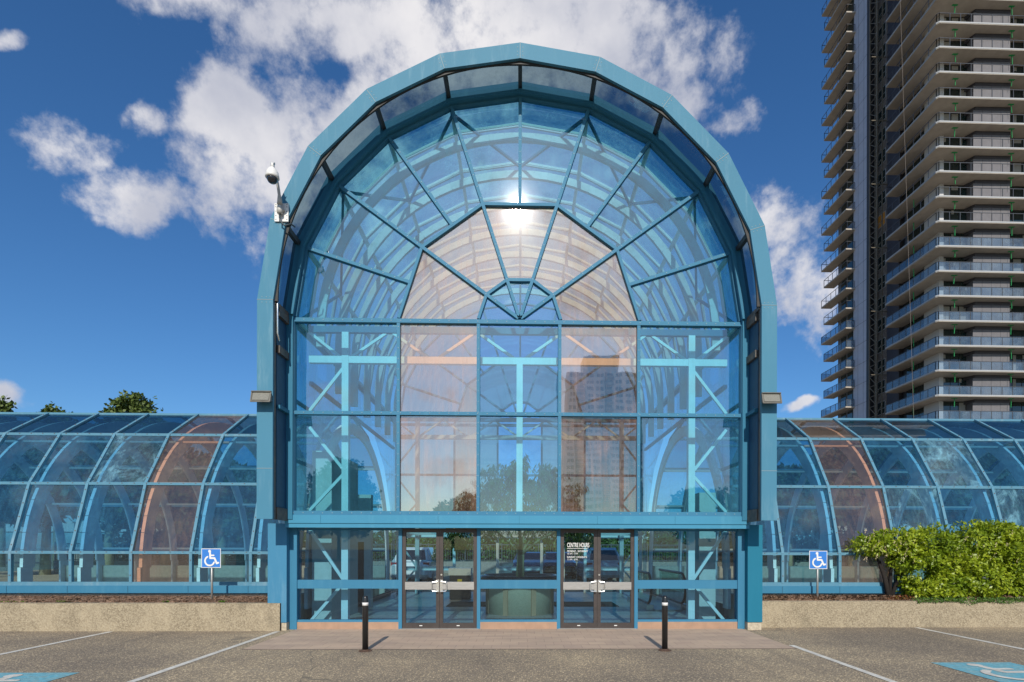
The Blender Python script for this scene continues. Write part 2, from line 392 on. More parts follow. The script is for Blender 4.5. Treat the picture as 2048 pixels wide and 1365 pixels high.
for i, (x0, y0) in enumerate([(-4.72, 10.85), (-7.92, 10.85), (-11.1, 10.85), (-14.3, 10.85), (4.63, 9.25), (8.28, 11.3), (11.6, 11.3), (14.9, 11.3)]):
    l = MB(); l.quad((x0 - .05, -2.0, .005), (x0 + .05, -2.0, .005), (x0 + .05, y0, .005), (x0 - .05, y0, .005))
    struct('parking_line', l, M_LINE)
M_BAY = principled('accessible_bay_blue_paint', (0.13, 0.37, 0.45), 0.7, var=0.22, vscale=7, col2=(0.20, 0.37, 0.40))
def isa_symbol(mb, place, s):
    """wheelchair symbol; place(u, v) -> 3D, unit height s"""
    cnt = [0]
    def poly(pts): cnt[0] += 1; mb.quad(*[place(u * s, v * s, cnt[0] * .00012) for u, v in pts])
    def line(pts, w):
        for (a0, b0), (a1, b1) in zip(pts[:-1], pts[1:]):
            L = math.hypot(a1 - a0, b1 - b0); nx, ny = -(b1 - b0) / L * w / 2, (a1 - a0) / L * w / 2
            poly([(a0 - nx, b0 - ny), (a1 - nx, b1 - ny), (a1 + nx, b1 + ny), (a0 + nx, b0 + ny)])
            poly([(a1 + w / 2 * cos(k * pi / 5), b1 + w / 2 * sin(k * pi / 5)) for k in range(10)])
            poly([(a0 + w / 2 * cos(k * pi / 5), b0 + w / 2 * sin(k * pi / 5)) for k in range(10)])
    poly([(-0.08 + 0.085 * cos(k * pi / 9), 0.40 + 0.085 * sin(k * pi / 9)) for k in range(18)])
    line([(-0.06, 0.30), (-0.045, 0.00), (0.20, 0.00), (0.33, -0.30), (0.42, -0.27)], 0.105)
    line([(-0.05, 0.16), (0.16, 0.16)], 0.085)
    line([(-0.05 + 0.27 * cos(radians(t)) - 0.02, -0.16 + 0.27 * sin(radians(t))) for t in range(118, 345, 14)], 0.095)
for bx0, bx1, ytop in ((-6.95, -5.74, 7.32), (5.95, 7.12, 7.82)):
    b_ = MB(); b_.quad((bx0, ytop - 1.25, .005), (bx1, ytop - 1.25, .005), (bx1, ytop, .005), (bx0, ytop, .005)); struct('parking_bay_marking', b_, M_BAY)
    w_ = MB(); cx_, cy_ = (bx0 + bx1) / 2, ytop - 0.62
    isa_symbol(w_, lambda u, v, w: (cx_ + u, cy_ + v, 0.008 + w), 1.1); struct('parking_bay_symbol', w_, M_LINE)

# hall floor and walkway floors
M_FLOOR = tile_mat('hall_floor_tiles', (0.33, 0.31, 0.28), (0.29, 0.275, 0.25), (0.16, 0.15, 0.14), 0.30, 0.30, 0.35, mortar=0.006)
fl = MB(); fl.box(-4.55, 4.55, 11.24, 20.4, -0.05, 0.012); struct('hall_floor', fl, M_FLOOR)
for sx in (-1, 1):
    fl = MB(); x0, x1 = sorted((sx * 4.95, sx * 15.7)); fl.box(x0, x1, 12.1, 19.6, -0.05, 0.30); struct('walkway_floor', fl, M_FLOOR)

PR = [(12.0, .88), (12.0, 1.53), (12.46, 3.06), (13.28, 4.32), (14.45, 5.08), (15.85, 5.36)]
PRB = [(15.85 * 2 - y, z) for y, z in PR[::-1]]
# ================================================================== ENTRANCE HALL
HALL = thing('entrance_hall', (0, 11, 0), 'tall arched glass entrance hall with blue frame between the two low glass walkways', 'building')
SP = 6.20        # spring line
YG, YL, YF = 11.0, 11.2, 10.2
RG = 4.44
# fascia: folded teal panels, one ring with straight legs
Ro, Ri = 4.82, 4.53
def ring(mb, ro, ri, y0, y1, angs, zb=None, cz=SP):
    O = [(ro * cos(radians(a)), cz + ro * sin(radians(a))) for a in angs]
    I = [(ri * cos(radians(a)), cz + ri * sin(radians(a))) for a in angs]
    if zb is not None:
        O = [(ro, zb)] + O + [(-ro, zb)]; I = [(ri, zb)] + I + [(-ri, zb)]
    for k in range(len(O) - 1):
        poly = [I[k], O[k], O[k + 1], I[k + 1]]
        mb.add([(x, y0, z) for x, z in poly] + [(x, y1, z) for x, z in poly],
               [(0, 1, 2, 3), (7, 6, 5, 4), (1, 5, 6, 2), (4, 0, 3, 7)] + ([(4, 5, 1, 0)] if k == 0 else []) + ([(3, 2, 6, 7)] if k == len(O) - 2 else []))
ANG = [18 * k for k in range(11)]
m_ = MB(); ring(m_, Ro, Ri, YF, YF + 0.06, ANG, zb=2.17); FAS = m_.build('fascia', M_FASCIA, HALL)
# seams between the folded panels
sm = MB()
for a_ in ANG: sm.bar((Ri * cos(radians(a_)), YF - .001, SP + Ri * sin(radians(a_))), (Ro * cos(radians(a_)), YF - .001, SP + Ro * sin(radians(a_))), .008, .006, (0, 1, 0))
for sx in (-1, 1):
    for z in (3.1, ): sm.bar((sx * Ri, YF - .001, z), (sx * Ro, YF - .001, z), .008, .006, (0, 1, 0))
for a_ in ANG:
    for dr in (.05, .12, .2):
        for da in (-.6, .6):
            r_ = Ri + dr; aa = radians(a_ + da); sm.box(r_ * cos(aa) - .006, r_ * cos(aa) + .006, YF - .004, YF, SP + r_ * sin(aa) - .006, SP + r_ * sin(aa) + .006)
join(FAS, sm.build('seam', principled('seam_sealant', (0.22, 0.27, 0.28), 0.6), HALL))
# smooth dark ring behind the fascia
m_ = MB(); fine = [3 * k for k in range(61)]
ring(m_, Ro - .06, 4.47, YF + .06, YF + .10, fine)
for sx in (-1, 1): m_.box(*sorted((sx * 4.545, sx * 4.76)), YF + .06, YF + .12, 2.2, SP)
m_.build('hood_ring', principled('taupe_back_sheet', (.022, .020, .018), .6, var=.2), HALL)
for sx in (-1, 1):
    m_ = MB(); m_.box(*sorted((sx * 4.565, sx * 4.66)), YF + .24, YG - .14, 2.41, SP - .2); m_.build('hood_column', principled('shaded_blue_paint', (.012, .06, .13), .5, var=.1), HALL)  # column face in shadow; that shade is put into its navy colour
# hood glazing facets + ribs
for k in range(10):
    a0, a1 = radians(18 * k), radians(18 * k + 18); R = 4.60
    p0, p1 = (R * cos(a0), SP + R * sin(a0)), (R * cos(a1), SP + R * sin(a1))
    m_ = MB(); m_.quad((p0[0], YF + .08, p0[1]), (p1[0], YF + .08, p1[1]), (p1[0], YG - .06, p1[1]), (p0[0], YG - .06, p0[1]))
    m_.build('hood_pane', G_HOOD, HALL)
for k in range(11):
    a_ = radians(18 * k); n = Vector((cos(a_), 0, sin(a_)))
    m_ = MB(); m_.bar(Vector((0, YF + .09, SP)) + n * 4.57, Vector((0, YG - .05, SP)) + n * 4.57, .075, .10, n)
    m_.build('hood_rib', M_DARKF if 0 < k < 10 else M_BROWN, HALL)
m_ = MB(); ring(m_, 4.66, 4.44, YG - .14, YG + .02, ANG, zb=2.2); m_.build('arch_beam', M_DEEP, HALL)
m_ = MB(); ring(m_, 4.475, 4.42, YG - .19, YG - .135, ANG); m_.build('arch_trim', M_DEEP, HALL)
for sx in (-1, 1):
    x_ = sx * 4.60
    m_ = MB(); m_.quad((x_, YF + .1, 2.3), (x_, YG - .1, 2.3), (x_, YG - .1, SP), (x_, YF + .1, SP)); m_.build('hood_pane', G_HOOD, HALL)
    m_ = MB()
    for z in (5.40, ): m_.box(min(x_, x_ - sx * .09), max(x_, x_ - sx * .09), YF + .24, YG - .14, z - .09, z + .05)
    m_.box(min(x_, x_ - sx * .09), max(x_, x_ - sx * .09), YF + .24, YG - .14, SP - .19, SP - .05)
    m_.box(min(x_, x_ - sx * .065), max(x_, x_ - sx * .065), YF + .20, YG - .02, 2.17, 2.40)
    m_.box(min(x_, x_ - sx * .06), max(x_, x_ - sx * .06), YF + .065, YF + .15, 2.17, SP)
    m_.build('hood_rail', M_BROWN, HALL)
    m_ = MB(); m_.box(min(x_, x_ - sx * .10), max(x_, x_ - sx * .10), YF + .24, YG - .14, 4.26, 4.33)
    m_.bar((x_, YG - .2, 4.5), (x_ - sx * .05, YF + .4, 4.36), .02, .02); m_.build('lamp_bracket', M_DEEP, HALL)

# ---- front facade frame
MXS = (-2.40, -0.82, 0.80, 2.38)
def facade(parent, Y, face, with_screws=True):
    """fan window frame + mullions; face=-1 looks to the camera"""
    y0, y1 = (Y - .07, Y + .05)
    yc = (y0 + y1) / 2; D = y1 - y0
    up = (0, 1, 0); fr = MB()
    def P(r, a): return (r * cos(radians(a)), yc, SP + r * sin(radians(a)))
    w = 0.062
    for a in (36, 72, 108, 144): fr.bar(P(0.03, a), P(RG, a), w, D, up)
    for a in (18, 54, 126, 162): fr.bar(P(2.40 * cos(radians(18)), a), P(RG, a), w, D * .96, up)
    fr.bar(P(2.40 * cos(radians(18)), 90), P(RG, 90), w, D * .96, up)
    for r in (0.82, 2.40):
        for k in range(5): fr.bar(P(r, 36 * k), P(r, 36 * k + 36), w * .95, D * .93, up)
    for k in range(10): fr.bar(P(RG - .015, 18 * k), P(RG - .015, 18 * k + 18), .05, D * .9, up)
    FF = fr.build('fan_frame', M_FRAME, parent)
    g_ = MB()
    g_.box(-RG - .08, RG + .08, y0, y1, SP - .10, SP - .02)
    g_.box(-RG - .08, RG + .08, y0 + .003, y1, 4.275, 4.345)
    g_.box(-RG - .08, RG + .08, y0 - .02, y1, 2.285, 2.37)
    g_.build_each('transom', M_FRAME, parent)
    g_ = MB()
    for x in MXS:
        g_.box(x - .032, x + .032, y0 + .006, y1 - .01, 2.37, 4.275); g_.box(x - .032, x + .032, y0 + .006, y1 - .01, 4.345, SP - .10)
    for sx in (-1, 1):
        xa, xb = sorted((sx * (RG - .005), sx * (RG + .10)))
        g_.box(xa, xb, y0 - .01, y1, 2.37, 4.275); g_.box(xa, xb, y0 - .01, y1, 4.345, SP - .10)
    g_.build_each('mullion', M_FRAME, parent)
    if with_screws:
        sc = MB()
        def scr(x, z, yy=y0 - .004): sc.box(x - .008, x + .008, yy - .004, yy + .002, z - .008, z + .008)
        x = -RG
        while x < RG:
            for z in (SP - .06, 4.31): scr(x, z)
            scr(x, 2.33, y0 - .024)
            x += .19
        for xm in MXS + (-RG - .05, RG + .05):
            z = 2.45
            while z < SP - .12: scr(xm, z, y0 - (.014 if abs(xm) > 4 else -.003)); z += .21
        for a in [18 * k for k in range(1, 10)]:
            r = 2.6 if a % 36 or a == 90 else .35
            while r < RG - .1: scr(r * cos(radians(a)), SP + r * sin(radians(a)), y0 - .0); r += .24
        tag(sc.build('screws', M_SCREW, parent), kind='stuff')
facade(HALL, YG, -1)
def pane(pts, mat, Y, name='glass_pane', parent=HALL, tilt=0.0):
    m_ = MB(); cx = sum(p[0] for p in pts) / len(pts); cz = sum(p[1] for p in pts) / len(pts)
    tx, tz = random.uniform(-tilt, tilt), random.uniform(-tilt, tilt)
    m_.quad(*[(x, Y + (x - cx) * tx + (z - cz) * tz, z) for x, z in pts]); return m_.build(name, mat, parent)
def pz(r, a): return (r * cos(radians(a)), SP + r * sin(radians(a)))
def fan_panes(Y, parent, tilt, gb, gr):
    c18 = cos(radians(18))
    for k in range(10):
        a0, a1 = 18 * k, 18 * k + 18
        r0 = 2.40 if a0 % 36 == 0 else 2.40 * c18; r1 = 2.40 if a1 % 36 == 0 else 2.40 * c18
        pane([pz(r0, a0), pz(RG, a0), pz(RG, a1), pz(r1, a1)], gb, Y, parent=parent, tilt=0 if k in (4, 5) else tilt)
    for k in range(5):
        pane([pz(.82, 36 * k), pz(2.4, 36 * k), pz(2.4, 36 * k + 36), pz(.82, 36 * k + 36)], gr, Y, parent=parent, tilt=0 if k == 2 else tilt)
        pane([(0, SP), pz(.82, 36 * k), pz(.82, 36 * k + 36)], gb, Y, parent=parent, tilt=tilt)
    XS = (-RG,) + MXS + (RG,)
    for i in range(5):
        for z0, z1 in ((2.36, 4.31), (4.31, SP - .06)):
            pane([(XS[i], z0), (XS[i + 1], z0), (XS[i + 1], z1), (XS[i], z1)], gr if i in (1, 3) else gb, Y, parent=parent, tilt=tilt)
fan_panes(YG, HALL, 0.005, G_BLUE, G_BRONZE)
# sill beam under the big window
m_ = MB(); m_.prism_y([(-4.60, 2.125), (4.60, 2.125), (4.60, 2.285), (-4.60, 2.285)], YG - .12, YG + .14)
m_.box(-4.60, 4.60, YG - .10, YG + .12, 2.04, 2.125); SB_ = m_.build('sill_beam', paint_mat('sill_paint', (0.045, 0.225, 0.36), (0.08, 0.29, 0.42), rust=False), HALL)
j = MB()
for x in (-3.9, -1.6, .0, 1.55, 3.1): j.box(x - .004, x + .004, YG - .124, YG - .118, 2.128, 2.283)
join(SB_, j.build('joint', M_DEEP, HALL))
# piers either side
for sx, mt in ((-1, M_PIER), (1, M_PIER2)):
    xa, xb = sorted((sx * 4.60, sx * 4.97)) if sx < 0 else (4.60, 4.90)
    m_ = MB(); m_.box(xa, xb, YG - .02, YG + .7, .16, 2.12); m_.build('pier', mt, HALL)
    m_ = MB(); m_.box(xa + .01, xb - .01, YG - .0, YG + .7, 0, .16); m_.build('pier_foot', principled('pale_concrete', (0.42, 0.36, 0.27), .85, var=.2, vscale=9), HALL)
# lower storefront
fr = MB(); y0, y1 = YL - .05, YL + .05
for sx in (-1, 1):
    xa, xb = sorted((sx * 4.46, sx * 4.60)); fr.box(xa, xb - (.0), y0 - .02, y1, 0.0, 2.04)
fr.build_each('jamb', M_FRAME, HALL)
fr = MB()
for x in MXS: fr.box(x - .035, x + .035, y0, y1, 0, 2.04)
fr.build_each('jamb', M_FRAME, HALL)
fr = MB()
for xa, xb in ((-4.46, MXS[0] - .035), (MXS[1] + .035, MXS[2] - .035), (MXS[3] + .035, 4.46)):
    fr.box(xa, xb, y0 + .01, y1 - .01, .82, .995)
    fr.box(xa, xb, y0 + .012, y1 - .01, .145, .19)
    fr.box(xa, xb, y0 + .014, y1 - .01, 1.995, 2.04)
    pane([(xa, .19), (xb, .19), (xb, .82), (xa, .82)], G_LOW, YL, parent=HALL)
    pane([(xa, .995), (xb, .995), (xb, 1.995), (xa, 1.995)], G_LOW, YL, parent=HALL)
    pl = MB(); pl.box(xa, xb, y0 - .0, y1 + .05, 0.0, .145)
    pl.build('tiled_plinth', principled('terracotta_tile', (0.33, 0.205, 0.135), .6, var=.10, vscale=2.2), HALL)
    gm = MB(); x = xa + .28
    while x < xb - .05: gm.box(x - .003, x + .003, y0 - .002, y0 + .001, .003, .142); x += .28
    gm.build('tile_joint', principled('tile_grout', (0.28, 0.2, 0.15), .8), HALL)
fr.build_each('storefront_rail', M_FRAME, HALL)
# doors
def door(x0, x1, hinge, lettering=False):
    d = thing_part = bpy.data.objects.new('door', None); COL.objects.link(d); d.parent = HALL; OFF[d] = OFF[HALL]
    m_ = MB(); st = .07; y0, y1 = YL - .03, YL + .02
    m_.box(x0, x0 + st, y0, y1, .01, 2.035); m_.box(x1 - st, x1, y0, y1, .01, 2.035)
    m_.box(x0 + st, x1 - st, y0 + .002, y1 - .002, 1.955, 2.035); m_.box(x0 + st, x1 - st, y0 + .002, y1 - .002, .01, .125)
    m_.build('door_frame', M_BRONZE, d)
    m_ = MB(); m_.box(x0 + st * .8, x1 - st * .8, y0 - .012, y1, .80, .955); m_.build('push_rail', M_KICK, d)
    m_ = MB(); m_.quad((x0 + st, YL, .125), (x1 - st, YL, .125), (x1 - st, YL, 1.955), (x0 + st, YL, 1.955)); m_.build('door_glass', G_LOW, d)
    hx = x1 - .035 if hinge < 0 else x0 + .035; s_ = -hinge
    m_ = MB(); m_.tube([(hx, y0, .97), (hx, y0 - .05, .97), (hx + s_ * -.0, y0 - .06, .965), (hx - s_ * .10, y0 - .065, .955), (hx - s_ * .11, y0 - .065, .93), (hx - s_ * .11, y0 - .065, .80), (hx - s_ * .10, y0 - .065, .775), (hx, y0 - .06, .765), (hx, y0, .765)], .013, 8)
    m_.box(hx - .028, hx + .028, y0 - .022, y0, .75, 1.0)
    m_.build('handle', M_CHROME, d, smooth=False)
    m_ = MB(); m_.box((x0 + x1) / 2 - .03, (x0 + x1) / 2 + .03, y0 - .004, y0 + .003, .062, .078); m_.build('closer_plate', M_WHITEPL, d)
    if hinge > 0:
        m_ = MB(); m_.tube([(hx - .0, y0 - .012, 1.10), (hx, y0 + .001, 1.10)], .018, 12); m_.build('lock', M_CHROME, d)
    if lettering:
        lx = x0 + .135; yy = y0 + .018
        text_mesh('CENTRE HOURS', .125, (lx, yy, 1.665), d, M_WHITEPL, sx=.50, bold=.0016)
        ln = MB(); ln.box(lx, lx + .41, yy - .001, yy, 1.632, 1.640)
        ln.build('lettering', M_WHITEPL, d)
        text_mesh('MONDAY - SATURDAY', .052, (lx, yy, 1.565), d, M_WHITEPL, sx=.79, bold=.0008)
        text_mesh('10 AM - 7 PM', .052, (lx, yy, 1.515), d, M_WHITEPL, sx=.75)
        text_mesh('SUNDAY + HOLIDAYS', .052, (lx, yy, 1.445), d, M_WHITEPL, sx=.79, bold=.0008)
        text_mesh('11 AM - 6 PM', .052, (lx, yy, 1.395), d, M_WHITEPL, sx=.75)
    return d
for xl, xr, let in ((MXS[0] + .035, MXS[1] - .035, False), (MXS[2] + .035, MXS[3] - .035, True)):
    xm = (xl + xr) / 2
    door(xl + .004, xm - .002, -1, let); door(xm + .002, xr - .004, 1)
# threshold
m_ = MB(); m_.box(MXS[0], MXS[1], YL - .09, YL + .06, .0, .014); m_.box(MXS[2], MXS[3], YL - .09, YL + .06, .0, .014); m_.build_each('threshold', principled('alu', (.4, .39, .37), .4, metal=.6), HALL)

# ---- steel bracing frame behind each end
def brace(Y, parent, mat, mid=True):
    m_ = MB(); H = 5.60; up = (0, 1, 0)
    m_.box(-4.42, 4.42, Y - .055, Y + .055, H - .075, H + .075)
    for x in (-3.66, 3.66):
        m_.box(x - .07, x + .07, Y - .07, Y + .07, .012, 6.17)
    m_.box(-4.45, 4.45, Y - .05, Y + .05, 2.10, 2.22)
    if mid: m_.box(-.065, .065, Y - .06, Y + .06, 2.22, H - .075)
    for k in range(-2, 3):
        x = k * 1.83
        for s_ in (-1, 1):
            xe = max(-4.42, min(4.42, x + s_ * .84))
            m_.bar((x + s_ * .08, Y, H + .04), (xe, Y, 6.17), .055, .05, up)
    for s_ in (-1, 1):
        e, p = s_ * 4.42, s_ * 3.70
        for za, zb in ((4.52, 5.45), (4.18, 3.28), (2.42, 3.20), (2.03, .96), (.06, .90)):
            m_.bar((e, Y, za), (p, Y, zb), .06, .05, up)
    m_.build('bracing_frame', mat, parent)
    m_ = MB(); m_.box(-4.42, 4.42, Y - .05, Y + .05, 6.17, 6.30); m_.build('head_beam', M_DEEP, parent)  # beam in shade: the deep blue colour carries that shade
brace(11.68, HALL, M_STEEL)
brace(19.75, HALL, M_RIB, mid=False)
# ---- vault: curved ribs with legs, facets and purlins
RIBY = [11.77 + 1.171 * k for k in range(8)]
RIBY[-1] = 20.0
for y in RIBY[:-1]:
    m_ = MB(); pts = arc(4.22, 0, 180, 40, 0, SP)
    for (xa, za), (xb, zb) in zip(pts[:-1], pts[1:]):
        n = Vector(((xa + xb) / 2, 0, (za + zb) / 2 - SP)).normalized()
        m_.bar((xa, y, za), (xb, y, zb), .085, .17, n)
    for s_ in (-1, 1): m_.box(s_ * 4.22 - .085, s_ * 4.22 + .085, y - .0425, y + .0425, (SP - .3) if y < 12 else .0 if y > 19 else 5.24, SP)
    # slender outer glazing cap
    for k in range(10):
        a0, a1 = radians(18 * k), radians(18 * k + 18)
        n = Vector((cos((a0 + a1) / 2), 0, sin((a0 + a1) / 2)))
        for dy in (-.035, .035):
            m_.bar((4.5 * cos(a0), y + dy, SP + 4.5 * sin(a0)), (4.5 * cos(a1), y + dy, SP + 4.5 * sin(a1)), .018, .05, n)
    m_.build('vault_rib', M_RIB, HALL)
ys = [11.05] + RIBY
for i in range(len(ys) - 1):
    m_ = MB()
    for k in range(10):
        a0, a1 = radians(18 * k), radians(18 * k + 18); R = 4.52
        m_.quad((R * cos(a0), ys[i], SP + R * sin(a0)), (R * cos(a0), ys[i + 1], SP + R * sin(a0)), (R * cos(a1), ys[i + 1], SP + R * sin(a1)), (R * cos(a1), ys[i], SP + R * sin(a1)))
    m_.build('roof_pane', G_ROOF, HALL)
m_ = MB()
for k in range(0, 11):
    a_ = radians(18 * k); n = Vector((cos(a_), 0, sin(a_)))
    m_.bar(Vector((0, 11.02, SP)) + n * 4.46, Vector((0, 20.2, SP)) + n * 4.46, .07, .08, n)
m_.build('purlin', M_STEEL, HALL)
m_ = MB()
for k in range(10):
    a0, a1 = radians(18 * k), radians(18 * k + 18)
    if k % 2: a0, a1 = a1, a0
    m_.bar((4.38 * cos(a0), 11.1, SP + 4.38 * sin(a0)), (4.38 * cos(a1), 12.9, SP + 4.38 * sin(a1)), .05, .05)
m_.build('diagonal_brace', M_FRAME, HALL)
# side walls of hall above the walkway barrels, and full height in the first bay
for s_ in (-1, 1):
    m_ = MB(); x = s_ * 4.52
    m_.quad((x, 11.1, 2.2), (x, 12.2, 2.2), (x, 12.2, SP), (x, 11.1, SP))
    m_.quad((x, 12.2, 5.2), (x, 20.1, 5.2), (x, 20.1, SP), (x, 12.2, SP))
    m_.quad((x, 19.5, 0.1), (x, 20.1, 0.1), (x, 20.1, 5.2), (x, 19.5, 5.2))
    for prof in (PR[1:5], PRB[1:5]):
        pts_ = [(y, z) for y, z in prof if z <= 5.2]; lo = min(pts_); hi = max(pts_)
        yo = 12.2 if lo[0] < 14 else 19.5
        poly = sorted(pts_) if yo < 14 else sorted(pts_, reverse=True)
        poly = [(yo, poly[0][1])] + poly + [(poly[-1][0], 5.2), (yo, 5.2)]
        m_.quad(*[(x, y, z) for y, z in poly])
    m_.build('side_pane', G_ROOF, HALL)
    m_ = MB(); m_.box(x - .05, x + .05, 11.1, 20.1, SP - .08, SP + .08)
    for z in (2.2, 3.4, 4.6): m_.box(x - .03, x + .03, 11.1, 12.2, z - .03, z + .03)
    m_.box(x - .04, x + .04, 12.0, 19.8, 5.16, 5.24)
    m_.build('side_rail', M_FRAME, HALL)
# rear facade
REAR = bpy.data.objects.new('rear_window', None); COL.objects.link(REAR); REAR.parent = HALL; OFF[REAR] = OFF[HALL]
facade(REAR, 20.2, 1, False); fan_panes(20.2, REAR, 0, glass('rear_blue_glass', (.40, .72, .90), .03, .04, (.2, .4, .5)), glass('rear_bronze_glass', (.70, .56, .50), .03, .05, (.4, .32, .28)))
m_ = MB(); m_.box(-4.5, 4.5, 20.1, 20.3, 2.0, 2.3)
for x in (-4.45, -2.4, -1.6, -.82, .8, 1.6, 2.4, 4.45): m_.box(x - .05, x + .05, 20.15, 20.25, 0, 2.0)
for xa, xb in ((-4.45, -2.4), (-.82, .8), (2.4, 4.45)): m_.box(xa + .05, xb - .05, 20.16, 20.24, .82, .96)
m_.build('rear_storefront', M_STEEL, REAR)
# interior partition walls
M_WALL = principled('interior_wall_paint', (0.50, 0.53, 0.52), .8, var=.06)
m_ = MB(); m_.box(x_at(624, 12.05), x_at(663, 12.05), 12.05, 14.0, .012, 3.75); m_.build('wall_panel', M_WALL, HALL)
wa, wb, da, db = x_at(690, 15.2), x_at(742, 15.2), x_at(708, 15.2), x_at(728, 15.2)
m_ = MB(); m_.box(wa, da, 15.2, 15.4, .012, 3.1); m_.box(db, wb, 15.2, 15.4, .012, 3.1); m_.box(da, db, 15.2, 15.4, 1.80, 3.1); m_.build_each('wall_panel', M_WALL, HALL)
m_ = MB(); m_.box(da, db, 15.25, 15.3, .012, 1.80); m_.build('inner_door', principled('dark_door', (.02, .02, .022), .5), HALL)
m_ = MB(); m_.box(-4.46, -4.43, 14.2, 19.0, .012, .16); m_.build('skirting', principled('skirting_dark', (.05, .045, .04), .5), HALL)
m_ = MB(); m_.box(4.05, 4.42, 12.3, 12.9, .012, 2.9); m_.build('wall_panel', M_WALL, HALL)

# ================================================================== WALKWAYS (low glazed barrels)
PR = [(12.0, .88), (12.0, 1.53), (12.46, 3.06), (13.28, 4.32), (14.45, 5.08), (15.85, 5.36)]
PRB = [(15.85 * 2 - y, z) for y, z in PR[::-1]]
def walkway(s_, label):
    W = thing('glass_walkway', (s_ * 10, 12, 0), label, 'walkway')
    xs = [4.75, 5.79] + [5.79 + 1.272 * k for k in range(1, 9)]
    xs = [s_ * x for x in xs]
    for x in xs:
        M_ = MB()
        for prof in (PR, PRB):
            for (ya, za), (yb, zb) in zip(prof[:-1], prof[1:]):
                n = Vector((0, -(zb - za), (yb - ya))).normalized()
                M_.bar((x, ya, za), (x, yb, zb), .062, .07, n)
        M_.build('mullion', M_WING, W)
    M_ = MB(); xe0, xe1 = sorted((xs[0], xs[-1]))
    for prof in (PR[1:], PRB[1:-1]):
        for (y, z) in prof: M_.bar((xe0, y, z), (xe1, y, z), .055, .06)
    M_.build_each('glazing_bar', M_WING, W)
    sc = MB()
    for x in xs:
        for (ya, za), (yb, zb) in zip(PR[:4], PR[1:5]):
            L = math.hypot(yb - ya, zb - za); n = max(2, int(L / .28)); nx, nz = -(zb - za) / L, (yb - ya) / L
            for k in range(n):
                f = (k + .5) / n; y, z = ya + (yb - ya) * f + nx * .038, za + (zb - za) * f + nz * .038
                sc.box(x - .01, x + .01, y - .006, y + .006, z - .01, z + .01)
    for y, z, in (PR[1], PR[2], PR[3]):
        x = xe0 + .1
        while x < xe1: sc.box(x - .009, x + .009, y - .036, y - .03, z + .005, z + .02); x += .27
    tag(sc.build('screws', principled('rusty_screw', (.12, .08, .06), .7), W), kind='stuff')
    # panes: one mesh per bay and face
    for i in range(len(xs) - 1):
        xa, xb = xs[i], xs[i + 1]
        for half, prof in enumerate((PR, PRB)):
            for r, ((ya, za), (yb, zb)) in enumerate(zip(prof[:-1], prof[1:])):
                bz = (i == 2)
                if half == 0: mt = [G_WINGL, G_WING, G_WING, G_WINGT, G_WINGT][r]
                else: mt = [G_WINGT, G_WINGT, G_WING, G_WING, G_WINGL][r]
                if half == 0 and ((s_ < 0 and (i, r) in ((3, 2), (6, 1))) or (s_ > 0 and (i, r) in ((3, 1), (5, 1), (4, 2)))): mt = G_WINGM
                if bz: mt = G_WINGB
                p_ = MB(); p_.quad((xa, ya, za), (xb, ya, za), (xb, yb, zb), (xa, yb, zb))
                p_.build('glass_pane' if half == 0 else 'rear_pane', mt, W)
    # curved steel ribs just inside
    for x in xs:
        m_ = MB(); pts = []
        for k in range(33):
            t = k / 32 * pi; c, s = cos(t), sin(t)
            pts.append((15.85 - 3.57 * c, 1.2 + 3.77 * (s if s > 0 else 0)))
        for (ya, za), (yb, zb) in zip(pts[:-1], pts[1:]):
            n = Vector((0, -(zb - za), yb - ya)).normalized()
            m_.bar((x - s_ * .10, ya, za), (x - s_ * .10, yb, zb), .07, .30, n)
        for y in (15.85 - 3.62, 15.85 + 3.62): m_.box(x - s_ * .10 - .035, x - s_ * .10 + .035, y - .15, y + .15, .3, 1.2)
        m_.build('rib', principled('walkway_rib_paint', (0.66, 0.70, 0.72), 0.5, var=0.08), W)
    m_ = MB()
    for y, z in ((12.75, 3.1), (13.6, 4.2), (18.95, 3.1), (18.1, 4.2), (19.5, 1.6)): m_.bar((xe0, y, z), (xe1, y, z), .06, .06)
    m_.build_each('purlin', M_RIB, W)
    m_ = MB(); m_.box(xe0, xe1, 11.93, 12.10, .665, .82); BB_ = m_.build('base_beam', M_FRAME, W)
    m_ = MB(); m_.box(xe0, xe1, 11.97, 12.06, .82, .90); m_.build('base_sill', M_WING, W)
    j_ = MB()
    for x in xs[1:]: j_.box(x - .03, x - .024, 11.925, 11.93, .67, .815)
    join(BB_, j_.build('joint', principled('joint_dark', (.01, .05, .09), .6), W))
    m_ = MB(); m_.box(xe0, xe1, 12.06, 12.4, .0, .635); m_.box(xe0, xe1, 19.5, 19.9, .0, 1.0); m_.build_each('concrete_curb', principled('curb_concrete', (.50, .45, .37), .85, var=.12), W)
    ex = xs[-1]
    m_ = MB(); poly = [(y, z) for y, z in PR] + [(y, z) for y, z in PRB[1:]]
    m_.quad(*[(ex + s_ * .04, y, z) for y, z in poly]); m_.build('end_pane', G_WING, W)
    return W
walkway(-1, 'low curved blue glass walkway running left of the arched hall, behind the bare mulch bed')
walkway(1, 'low curved blue glass walkway running right of the arched hall, behind the green shrub')

